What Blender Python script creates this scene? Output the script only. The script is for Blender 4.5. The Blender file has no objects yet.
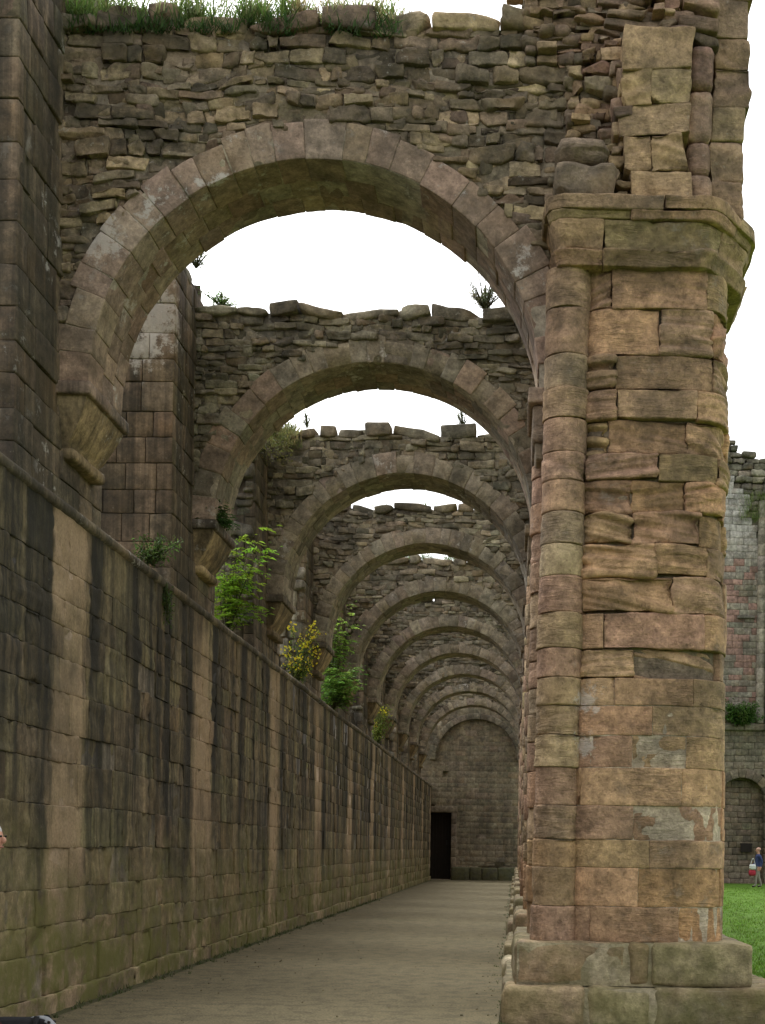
import bpy, math, random
import numpy as np
from mathutils import Vector
R_ = random.Random(7)
NP = np.random.default_rng(11)
C = bpy.context.scene.collection
PI = math.pi

# ------------------------------------------------------------------ camera numbers
EYE = 1.5
F = 1347.0                       # focal length in pixels of the 1024 px tall picture
VX, VY = 515.0, 850.0            # foot of the optical axis in the picture (rising-front shift)
ROLL = -0.014

# ------------------------------------------------------------------ plan of the ruin (metres, aisle runs along +Y)
D1, BAY, THICK = 12.7, 5.3, 1.03
NB = 10
AX = -1.955                      # arch centre
AR = 2.125                       # arch radius
RING = 0.32
ZS = 5.86                        # springing
WALLX = -4.15                    # face of the lower aisle wall
UPX = -4.36                      # face of the wall piers above the ledge
LEDGE = 4.62
ENDY = 66.0
ARCH = [D1 + BAY * i for i in range(NB)]

# ------------------------------------------------------------------ numpy noise
def _h(i, j, k, s):
    n = (i * 374761393 + j * 668265263 + k * 2147483647 + s * 974634777) & 0x7fffffff
    n = ((n ^ (n >> 13)) * 1274126177) & 0x7fffffff
    n = ((n ^ (n >> 15)) * 2246822519) & 0x7fffffff
    return ((n ^ (n >> 16)) & 0xffff) / 32767.5 - 1.0

def noise(p, s=0):
    p = np.asarray(p, float)
    f = np.floor(p); t = p - f; t = t * t * (3 - 2 * t)
    i = f.astype(np.int64)
    x, y, z = i[..., 0], i[..., 1], i[..., 2]
    tx, ty, tz = t[..., 0], t[..., 1], t[..., 2]
    def L(a, b, q): return a + (b - a) * q
    c = [[[_h(x + a, y + b, z + d, s) for d in (0, 1)] for b in (0, 1)] for a in (0, 1)]
    return L(L(L(c[0][0][0], c[0][0][1], tz), L(c[0][1][0], c[0][1][1], tz), ty),
             L(L(c[1][0][0], c[1][0][1], tz), L(c[1][1][0], c[1][1][1], tz), ty), tx)

def fbm(p, s=0, o=3):
    p = np.asarray(p, float); r = 0; a = 1.0; tot = 0
    for k in range(o):
        r = r + a * noise(p * (2.03 ** k), s + k); tot += a; a *= 0.5
    return r / tot

# ------------------------------------------------------------------ mesh collector
class MB:
    def __init__(self):
        self.v, self.f, self.c, self.r, self.mi, self.n = [], [], [], [], [], 0
    def add(self, v, f, col=(.2, .17, .12), rnd=(.5, .5, .5), mi=0):
        v = np.asarray(v, float).reshape(-1, 3); f = np.asarray(f, np.int64)
        m = len(v)
        self.v.append(v); self.f.append(f + self.n); self.n += m
        col = np.asarray(col, float); rnd = np.asarray(rnd, float)
        self.c.append(np.broadcast_to(col, (m, 3)) if col.ndim == 1 else col)
        self.r.append(np.broadcast_to(rnd, (m, 3)) if rnd.ndim == 1 else rnd)
        self.mi.append(np.full(len(f), mi, np.int32))
    def build(self, name, mats, parent=None, origin=(0, 0, 0), smooth=True):
        V = np.concatenate(self.v) - np.asarray(origin, float)
        me = bpy.data.meshes.new(name)
        me.vertices.add(len(V)); me.vertices.foreach_set('co', V.ravel())
        loops = np.concatenate([f.ravel() for f in self.f])
        sizes = np.concatenate([np.full(len(f), f.shape[1], np.int32) for f in self.f])
        starts = np.concatenate([[0], np.cumsum(sizes)[:-1]])
        me.loops.add(len(loops)); me.loops.foreach_set('vertex_index', loops.astype(np.int32))
        me.polygons.add(len(sizes)); me.polygons.foreach_set('loop_start', starts.astype(np.int32))
        me.polygons.foreach_set('material_index', np.concatenate(self.mi))
        me.update(calc_edges=True)
        me.polygons.foreach_set('use_smooth', np.full(len(sizes), smooth, bool))
        for nm, arr in (('stone', self.c), ('rnd', self.r)):
            a = me.attributes.new(nm, 'FLOAT_COLOR', 'POINT')
            q = np.ones((len(V), 4)); q[:, :3] = np.concatenate(arr)
            a.data.foreach_set('color', q.ravel())
        for m in (mats if isinstance(mats, (list, tuple)) else [mats]): me.materials.append(m)
        me.validate()
        ob = bpy.data.objects.new(name, me); C.objects.link(ob)
        if parent is not None: ob.parent = parent
        else: ob.location = origin
        return ob

def empty(name, loc, label, cat, group=None, kind='thing'):
    o = bpy.data.objects.new(name, None); C.objects.link(o); o.location = loc
    o.empty_display_size = .2
    return tag(o, label, cat, group, kind)

def tag(o, label, cat, group=None, kind='thing'):
    if label: o['label'] = label
    if cat: o['category'] = cat
    if group: o['group'] = group
    if kind: o['kind'] = kind
    return o

# ------------------------------------------------------------------ stones: rounded, eroded boxes in (u, v, w) space, mapped onto any surface
_T = {}
def template(nu, nv):
    if (nu, nv) in _T: return _T[(nu, nv)]
    nw = 2; idx = {}; P = []
    def g(i, j, k):
        if (i, j, k) not in idx: idx[(i, j, k)] = len(P); P.append((i, j, k))
        return idx[(i, j, k)]
    Q = []
    for i in range(nu):
        for j in range(nv): Q.append((g(i, j, nw), g(i + 1, j, nw), g(i + 1, j + 1, nw), g(i, j + 1, nw)))
    for k in range(nw):
        for i in range(nu):
            Q.append((g(i, 0, k), g(i + 1, 0, k), g(i + 1, 0, k + 1), g(i, 0, k + 1)))
            Q.append((g(i, nv, k), g(i, nv, k + 1), g(i + 1, nv, k + 1), g(i + 1, nv, k)))
        for j in range(nv):
            Q.append((g(0, j, k), g(0, j, k + 1), g(0, j + 1, k + 1), g(0, j + 1, k)))
            Q.append((g(nu, j, k), g(nu, j + 1, k), g(nu, j + 1, k + 1), g(nu, j, k + 1)))
    _T[(nu, nv)] = (np.array(P), np.array(Q)); return _T[(nu, nv)]

def stones(mb, S, fmap, pal, rr=.02, amp=.01, freq=5., strata=0., sfreq=16., res=(5, 4), seed=0, vary=.18, skew=0., colf=None, chips=0, hue=.02):
    """S: rows (u0,u1,v0,v1,w0,w1). rr: corner radius, amp: erosion, strata: bedding relief."""
    S = np.asarray(S, float)
    if not len(S): return
    T, Q = template(*res); nu, nv = res
    N, V = len(S), len(T)
    cu, cv, cw = (S[:, 0] + S[:, 1]) / 2, (S[:, 2] + S[:, 3]) / 2, (S[:, 4] + S[:, 5]) / 2
    h = np.stack([(S[:, 1] - S[:, 0]) / 2, (S[:, 3] - S[:, 2]) / 2, (S[:, 5] - S[:, 4]) / 2], 1)
    r = np.minimum(rr * NP.uniform(.7, 1.5, N), h.min(1) * .85)
    def coord(idx, n, hh):
        t = np.clip((idx - 1) / max(n - 2, 1), 0, 1)[None, :]
        inner = (2 * t - 1) * (hh - r)[:, None]
        q = np.where(idx[None, :] == 0, -hh[:, None], np.where(idx[None, :] == n, hh[:, None], inner))
        return q
    qu = coord(T[:, 0], nu, h[:, 0]); qv = coord(T[:, 1], nv, h[:, 1])
    k = T[:, 2][None, :]
    qw = np.where(k == 0, -h[:, 2:3], np.where(k == 1, h[:, 2:3] - r[:, None], h[:, 2:3]))
    q = np.stack([qu, qv, qw], 2)
    lim = (h - r[:, None])[:, None, :]
    inn = np.clip(q, -lim, lim); inn[..., 2] = np.where(k == 0, q[..., 2], inn[..., 2])
    d = q - inn; ln = np.linalg.norm(d, axis=2, keepdims=True)
    dn = d / np.maximum(ln, 1e-9)
    q = inn + dn * np.minimum(ln, r[:, None, None])
    off = NP.uniform(-50, 50, (N, 1, 3))
    e = fbm(q * freq + off, seed, 3)
    am = amp * NP.uniform(.6, 1.6, (N, 1))
    disp = e * am
    if strata:
        st = strata * np.clip(NP.normal(.65, .9, (N, 1)), .05, 1.7)
        tilt = NP.normal(0, .22, (N, 1))
        pp = np.stack([q[..., 0] * 1.3, (q[..., 1] + tilt * q[..., 0]) * sfreq, q[..., 2] * 1.3], 2) + off
        s = fbm(pp, seed + 5, 2)
        disp = disp + st * np.minimum(s, .25) * 1.2
    q = q + dn * disp[..., None]
    for c_ in range(chips):                                         # knocked-off corners: flat facets
        nn = NP.normal(0, 1, (N, 1, 3)) / h[:, None, :] ; nn[..., 2] = np.abs(nn[..., 2]) * .6
        nn /= np.linalg.norm(nn, axis=2, keepdims=True)
        sup = (np.abs(nn) * h[:, None, :]).sum(2, keepdims=True)
        over = (q * nn).sum(2, keepdims=True) - sup * NP.uniform(.66, .95, (N, 1, 1))
        q = q - nn * np.maximum(over, 0) * (k > 0)[..., None]
    if skew:
        q[..., 1] += q[..., 0] * NP.normal(0, skew, (N, 1)); q[..., 2] += (q[..., 1] * NP.normal(0, skew * 2, (N, 1)) + q[..., 0] * NP.normal(0, skew * 1.5, (N, 1))) * (k > 0)
    q = q + np.stack([cu, cv, cw], 1)[:, None, :]
    xyz = fmap(q[..., 0], q[..., 1], q[..., 2]).reshape(-1, 3)
    pal = np.asarray(pal, float)
    col = pal[NP.integers(0, len(pal), N)] * NP.normal(1, vary, (N, 1)).clip(.5, 1.6) * NP.normal(1, hue, (N, 3))
    if colf is not None: col = colf(col, cu, cv)
    rn = NP.uniform(0, 1, (N, 3))
    faces = (Q[None] + (np.arange(N) * V)[:, None, None]).reshape(-1, 4)
    mb.add(xyz, faces, np.repeat(np.clip(col, .01, .8), V, 0), np.repeat(rn, V, 0))

def plane_map(O, U, N, wob=.0, seed=0, wf=1.1):
    O, U, N = (np.asarray(a, float) for a in (O, U, N))
    def f(u, v, w):
        if wob:
            dv = wob * noise(np.stack([u * wf, v * wf * .8, u * 0 + seed * 3.7], -1), 3)
            du = wob * .6 * noise(np.stack([u * wf, v * wf, u * 0 + seed * 3.7 + 9], -1), 4)
            u, v = u + du, v + dv
        return O + u[..., None] * U + w[..., None] * N + v[..., None] * np.array([0, 0, 1.])
    return f

def runs(u0, u1, wmin, wmax, start=None):
    out = []; u = u0
    while u < u1 - 1e-6:
        w = R_.uniform(wmin, wmax)
        if u + w > u1 - wmin * .6: w = u1 - u
        if u == u0 and start is not None and u + w * start < u1 - wmin * .6: w *= start
        out.append((u, u + w)); u += w
    return out

def heights(v0, v1, hmin, hmax):
    hs = []; v = v0
    while v < v1 - 1e-6:
        a = R_.uniform(hmin, hmax)
        if v + a > v1 - hmin * .7: a = v1 - v
        hs.append((v, v + a)); v += a
    return hs

def ashlar_rows(u0, u1, vs, wmin, wmax, gap=.008, jit=.008, depth=.22, skip=None):
    S = []
    for n, (a, b) in enumerate(vs):
        for (p, q) in runs(u0, u1, wmin, wmax, R_.uniform(.4, 1)):
            if skip and skip((p + q) / 2, (a + b) / 2): continue
            S.append((p + gap * .5, q - gap * .5, a + gap * .5, b - gap * .5, -depth, R_.gauss(0, jit)))
    return S

def rubble_rows(ranges, v0, v1, hmin, hmax, wmin, wmax, jit=.03, gap=.014, depth=.25, split=.3, skip=None):
    S = []
    for (a, b) in heights(v0, v1, hmin, hmax):
        for (r0, r1) in ranges((a + b) / 2):
            if r1 - r0 < .05: continue
            for (p, q) in runs(r0, r1, wmin, wmax, R_.uniform(.4, 1)):
                if skip and skip((p + q) / 2, (a + b) / 2): continue
                parts = [(a, b)]
                if b - a > .15 and R_.random() < split:
                    m = a + (b - a) * R_.uniform(.35, .65); parts = [(a, m), (m, b)]
                for (x, y) in parts:
                    g = gap * R_.uniform(.4, 1.6)
                    S.append((p + g * .6, q - g * .6, x + g * .5, y - g * .5, -depth, R_.gauss(0, jit)))
    return S

# ------------------------------------------------------------------ palettes (albedo)
PIER = [(.228, .142, .083), (.24, .152, .085), (.222, .148, .082), (.21, .13, .083), (.235, .14, .078), (.222, .142, .085)]
LOW = [(.134, .105, .058), (.122, .097, .054), (.145, .11, .062), (.126, .102, .055)]
UPP = [(.13, .10, .065), (.12, .095, .06), (.14, .105, .07)]
RUB = [(.115, .09, .058), (.09, .072, .048), (.135, .103, .063), (.11, .08, .055), (.10, .08, .054), (.17, .13, .078)]
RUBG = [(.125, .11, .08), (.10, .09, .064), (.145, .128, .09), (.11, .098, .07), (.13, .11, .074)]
RINGP = [(.165, .117, .085), (.16, .118, .088), (.175, .13, .095), (.15, .107, .08), (.16, .12, .082)]
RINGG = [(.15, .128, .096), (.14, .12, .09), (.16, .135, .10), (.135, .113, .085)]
MORT = (.115, .095, .065)

# ------------------------------------------------------------------ materials
class NT:
    def __init__(self, name):
        self.m = bpy.data.materials.new(name); self.m.use_nodes = True
        self.t = self.m.node_tree; self.t.nodes.clear()
        self.out = self.t.nodes.new('ShaderNodeOutputMaterial')
        self.b = self.t.nodes.new('ShaderNodeBsdfPrincipled')
        self.t.links.new(self.b.outputs[0], self.out.inputs[0])
        self.b.inputs['Specular IOR Level'].default_value = .25
    def n(self, kind, **kw):
        x = self.t.nodes.new(kind)
        for k, v in kw.items(): setattr(x, k, v)
        return x
    def l(self, a, b): self.t.links.new(a, b)
    def put(self, sock, v):
        if hasattr(v, 'is_output') or isinstance(v, bpy.types.NodeSocket): self.l(v, sock)
        else: sock.default_value = v
    def math(self, op, a, b=0., c=0., clamp=False):
        x = self.n('ShaderNodeMath', operation=op, use_clamp=clamp)
        for i, q in enumerate((a, b, c)): self.put(x.inputs[i], q)
        return x.outputs[0]
    def mix(self, f, a, b, mode='MIX'):
        x = self.n('ShaderNodeMix', data_type='RGBA', blend_type=mode)
        self.put(x.inputs[0], f)
        for s, q in ((x.inputs[6], a), (x.inputs[7], b)):
            self.put(s, (q[0], q[1], q[2], 1) if isinstance(q, tuple) else q)
        return x.outputs[2]
    def pos(self):
        if not hasattr(self, '_p'): self._p = self.n('ShaderNodeNewGeometry').outputs['Position']
        return self._p
    def vscale(self, v, s):
        x = self.n('ShaderNodeVectorMath', operation='MULTIPLY'); self.l(v, x.inputs[0]); x.inputs[1].default_value = s
        return x.outputs[0]
    def noise(self, scale, detail=4, rough=.55, vec=None, dist=0.):
        x = self.n('ShaderNodeTexNoise'); x.inputs['Scale'].default_value = scale
        x.inputs['Detail'].default_value = detail; x.inputs['Roughness'].default_value = rough
        x.inputs['Distortion'].default_value = dist
        self.l(vec if vec is not None else self.pos(), x.inputs['Vector'])
        return x.outputs[0]
    def ramp(self, v, a, b, lo=0., hi=1.):
        x = self.n('ShaderNodeMapRange', interpolation_type='SMOOTHSTEP')
        self.put(x.inputs[0], v)
        for i, q in enumerate((a, b, lo, hi)): x.inputs[1 + i].default_value = q
        return x.outputs[0]

def stone_mat(name, strata=.3, soot=.5, lichen=.5, drip=0., base_moss=0., ochre=.3, bump=.5, strips=False, white=0., gain=1., white_at=()):
    t = NT(name)
    a = t.n('ShaderNodeAttribute', attribute_name='stone').outputs['Color']
    rn = t.n('ShaderNodeAttribute', attribute_name='rnd').outputs['Color']
    if gain != 1.: a = t.mix(1., a, (gain, gain, gain), 'MULTIPLY')
    P = t.pos()
    rv = t.n('ShaderNodeVectorMath', operation='MULTIPLY_ADD'); t.l(rn, rv.inputs[0]); rv.inputs[1].default_value = (7, 7, 7); t.l(P, rv.inputs[2])
    Q = rv.outputs[0]                                              # each stone its own patch of texture
    sep = t.n('ShaderNodeSeparateXYZ'); t.l(P, sep.inputs[0]); x, y, z = sep.outputs
    big = t.noise(1.1, 5, .6, Q); mid = t.noise(7, 6, .62, Q); fine = t.noise(34, 5, .68)
    bedn = t.noise(1., 6, .66, t.vscale(Q, (3.2, 3.2, 17)), 1.6)
    bed = t.math('ADD', t.math('MULTIPLY', t.math('SUBTRACT', bedn, .5), t.ramp(t.noise(1.4, 2, .5, Q), .38, .62)), .5)
    c = t.mix(1., a, t.math('ADD', t.math('MULTIPLY', mid, 1.3), .35), 'MULTIPLY')
    m1 = t.n('ShaderNodeCombineColor'); 
    for i in range(3): t.l(t.math('ADD', t.math('MULTIPLY', mid, 2.3), -.15), m1.inputs[i])
    c = t.mix(1., a, m1.outputs[0], 'MULTIPLY')
    m2 = t.n('ShaderNodeCombineColor')
    for i in range(3): t.l(t.math('ADD', t.math('MULTIPLY', fine, 1.5), .25), m2.inputs[i])
    c = t.mix(1., c, m2.outputs[0], 'MULTIPLY')
    pit = t.ramp(t.noise(17, 9, .78), .55, .64); grit = t.ramp(t.noise(29, 8, .75, Q), .56, .66)
    c = t.mix(t.math('MULTIPLY', pit, .55), c, t.mix(1., c, (.42, .40, .38), 'MULTIPLY'))
    c = t.mix(t.math('MULTIPLY', grit, .5), c, t.mix(1., c, (1.75, 1.7, 1.6), 'MULTIPLY'))
    if strata:
        m3 = t.n('ShaderNodeCombineColor')
        for i, k in enumerate((.55, .6, .65)): t.l(t.math('ADD', t.math('MULTIPLY', bed, k * 2 * strata + .2), 1 - k * strata - .1), m3.inputs[i])
        c = t.mix(1., c, m3.outputs[0], 'MULTIPLY')
    if ochre:
        c = t.mix(t.math('MULTIPLY', t.ramp(big, .5, .72), ochre), c, (.34, .20, .075))
        c = t.mix(t.math('MULTIPLY', t.ramp(t.noise(1.7, 4, .6, Q), .56, .75), ochre * .8), c, (.24, .145, .10))
    if soot:
        s = t.ramp(t.noise(1.25, 8, .72), .46, .60)
        c = t.mix(t.math('MULTIPLY', s, soot), c, (.045, .042, .032))
    if drip:
        st = t.noise(1., 5, .6, t.vscale(P, (1.9, 1.9, .10)))
        st2 = t.noise(1., 4, .65, t.vscale(P, (9, 9, .25)))
        low = t.noise(1., 3, .5, t.vscale(P, (1.6, 1.6, .02)))
        fade = t.ramp(t.math('ADD', z, t.math('MULTIPLY', low, -3.2)), -1.7, .7)
        d = t.ramp(t.math('ADD', t.math('MULTIPLY', st, .62), t.math('MULTIPLY', st2, .38)), .38, .60)
        if strips:                                                  # clean stone below each corbel, streaks crowding beside it
            ph = t.math('FRACT', t.math('DIVIDE', t.math('SUBTRACT', y, D1 - .22 - BAY / 2), BAY))
            edge = t.noise(1., 5, .65, t.vscale(P, (1.5, 2.2, .35)))
            wv = t.math('ADD', t.math('MULTIPLY', t.math('SUBTRACT', low, .5), .06), t.math('MULTIPLY', t.math('SUBTRACT', edge, .5), .16))
            dist = t.math('ABSOLUTE', t.math('ADD', t.math('SUBTRACT', ph, .5), wv))
            clean = t.math('MULTIPLY', t.ramp(dist, .065, .115, 1., 0.), t.ramp(t.noise(1., 4, .6, t.vscale(P, (1, .55, .5))), .32, .6, .2, 1.))
            side = t.math('MULTIPLY', t.ramp(dist, .10, .12), t.ramp(dist, .16, .24, 1., 0.))
            d = t.math('MAXIMUM', d, t.math('MULTIPLY', side, t.ramp(t.noise(1., 4, .6, t.vscale(P, (1, 1.6, .25))), .36, .56, .2, 1.)))
            d = t.math('MULTIPLY', d, t.math('SUBTRACT', 1., t.math('MULTIPLY', clean, .93)))
            c = t.mix(t.math('MULTIPLY', clean, .75), c, t.mix(1., (.42, .30, .185), m1.outputs[0] if False else m2.outputs[0], 'MULTIPLY'))
        d = t.math('MULTIPLY', t.math('MULTIPLY', d, fade), drip)
        c = t.mix(d, c, (.022, .021, .017))
    if lichen:
        l1 = t.ramp(t.noise(13, 6, .7), .60, .68)
        l2 = t.ramp(t.noise(1.3, 3, .5), .45, .62)
        c = t.mix(t.math('MULTIPLY', t.math('MULTIPLY', l1, l2), lichen), c, (.42, .40, .34))
    if white:
        l1 = t.ramp(t.noise(5, 9, .76), .55, .63); l2 = t.ramp(t.noise(.9, 3, .5), .50, .64)
        c = t.mix(t.math('MULTIPLY', t.math('MULTIPLY', l1, l2), white), c, (.62, .58, .52))
    for (px_, py_, pz_, pr_) in white_at:
        dv_ = t.n('ShaderNodeVectorMath', operation='DISTANCE'); t.l(P, dv_.inputs[0]); dv_.inputs[1].default_value = (px_, py_, pz_)
        wn = t.math('ADD', dv_.outputs['Value'], t.math('MULTIPLY', t.math('SUBTRACT', t.noise(7, 9, .8), .5), pr_ * 5.))
        c = t.mix(t.math('MULTIPLY', t.ramp(wn, pr_ * .5, pr_ * 1.05, 1., 0.), .6), c, (.60, .55, .49))
    if base_moss:
        mz = t.ramp(t.math('ADD', z, t.math('MULTIPLY', t.noise(.9, 4, .6), -2.2)), -.9, .9, 1., 0.)
        mm = t.math('MULTIPLY', mz, t.ramp(t.noise(3.5, 6, .65), .36, .62))
        c = t.mix(t.math('MULTIPLY', mm, base_moss), c, (.13, .125, .035))
    t.l(c, t.b.inputs['Base Color'])
    t.b.inputs['Roughness'].default_value = .9
    hgt = t.math('ADD', t.math('MULTIPLY', mid, .5), t.math('SUBTRACT', t.math('MULTIPLY', fine, .3), t.math('MULTIPLY', pit, .12)))
    if strata: hgt = t.math('ADD', hgt, t.math('MULTIPLY', bed, strata * 1.1))
    bp = t.n('ShaderNodeBump'); bp.inputs['Strength'].default_value = bump; bp.inputs['Distance'].default_value = .05
    t.l(hgt, bp.inputs['Height']); t.l(bp.outputs[0], t.b.inputs['Normal'])
    return t.m

def plain_mat(name, col, rough=.7, var=.3, scale=8., bump=.1, spec=.25):
    t = NT(name)
    n = t.noise(scale, 5)
    c = t.mix(n, tuple(q * (1 - var) for q in col), tuple(min(1, q * (1 + var)) for q in col))
    t.l(c, t.b.inputs['Base Color']); t.b.inputs['Roughness'].default_value = rough
    t.b.inputs['Specular IOR Level'].default_value = spec
    if bump:
        b = t.n('ShaderNodeBump'); b.inputs['Strength'].default_value = bump; b.inputs['Distance'].default_value = .01
        t.l(t.noise(scale * 6, 4), b.inputs['Height']); t.l(b.outputs[0], t.b.inputs['Normal'])
    return t.m

def leaf_mat(name):
    t = NT(name)
    a = t.n('ShaderNodeAttribute', attribute_name='stone').outputs['Color']
    t.l(a, t.b.inputs['Base Color']); t.b.inputs['Roughness'].default_value = .55
    tr = t.n('ShaderNodeBsdfTranslucent'); t.l(a, tr.inputs[0])
    mx = t.n('ShaderNodeMixShader'); mx.inputs[0].default_value = .5
    t.l(t.b.outputs[0], mx.inputs[1]); t.l(tr.outputs[0], mx.inputs[2]); t.l(mx.outputs[0], t.out.inputs[0])
    return t.m

def AT(px, py, d):
    """point of the place seen at that pixel and that depth"""
    dx, dy = px - VX, VY - py
    c, s = math.cos(ROLL), math.sin(ROLL)
    return ((dx * c + dy * s) * d / F, d, EYE + (dy * c - dx * s) * d / F)

M_PIER = stone_mat('weathered_sandstone', gain=1.85, strata=.75, soot=.42, lichen=.15, base_moss=.12, ochre=.18, bump=.9, white=.12, white_at=[AT(590, 700, 12.25) + (.13,), AT(586, 745, 12.25) + (.11,)])
M_BASE = stone_mat('plinth_sandstone', gain=1.5, strata=.35, soot=.35, lichen=.35, base_moss=.4, ochre=.25, bump=.7)
M_LOW = stone_mat('stained_ashlar', gain=1.65, strata=.1, soot=.25, lichen=.12, drip=.93, base_moss=.95, ochre=.18, bump=.45, strips=True)
M_UP = stone_mat('streaked_upper_ashlar', gain=1.7, strata=.15, soot=.55, lichen=.3, drip=.75, ochre=.3, bump=.5, white=.6, white_at=[AT(152, 318, 16.88) + (.42,), AT(140, 345, 16.88) + (.3,)])
M_RUB = stone_mat('rubble_stone', gain=1.9, strata=.35, soot=.62, lichen=.55, ochre=.25, bump=.8)
M_RING = stone_mat('arch_stone', gain=1.85, strata=.12, soot=.4, lichen=.6, ochre=.15, bump=.55, white=.7, white_at=[AT(97, 236, 12.7) + (.26,), AT(112, 300, 13.2) + (.22,), AT(520, 260, 12.8) + (.14,)])
M_FAR = stone_mat('far_wall_stone', gain=1.7, strata=.1, soot=.45, lichen=.6, drip=.35, ochre=.25, bump=.5)
M_LEAF = leaf_mat('leaf')

# ------------------------------------------------------------------ transverse arches
LAB = ['nearest and largest round arch, dark rubble above it and turf along its top',
       'second round arch from the viewer, with loose cap stones against the sky',
       'third round arch from the viewer, beside the grassy wall pier top',
       'fourth round arch from the viewer, a sliver of sky over its rubble',
       'fifth round arch from the viewer, tufts of grass on its top',
       'sixth round arch from the viewer, last with a glint of sky above it',
       'seventh round arch from the viewer, the fourth from the end wall',
       'eighth round arch from the viewer, with pale lichen, third from the end wall',
       'ninth round arch from the viewer, just before the farthest one',
       'farthest and smallest round arch, framing the end wall with the doorway']
PLAB = ['massive weathered sandstone pier standing nearest on the right, broken above its capital']
ORD = ['second', 'third', 'fourth', 'fifth', 'sixth', 'seventh', 'eighth', 'ninth', 'tenth']

def prism_core(mb, xs, zlo, zhi, y0, y1, col):
    """wall core with a curved underside: columns between xs"""
    n = len(xs); V = []
    for x, a, b in zip(xs, zlo, zhi): V += [(x, y0, a), (x, y0, b), (x, y1, b), (x, y1, a)]
    Fq = []
    for i in range(n - 1):
        a, b = 4 * i, 4 * i + 4
        Fq += [(a, b, b + 1, a + 1), (a + 1, b + 1, b + 2, a + 2), (a + 2, b + 2, b + 3, a + 3), (a + 3, b + 3, b, a)]
    Fq += [(0, 1, 2, 3), (4 * n - 4, 4 * n - 1, 4 * n - 2, 4 * n - 3)]
    mb.add(V, Fq, col)

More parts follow.
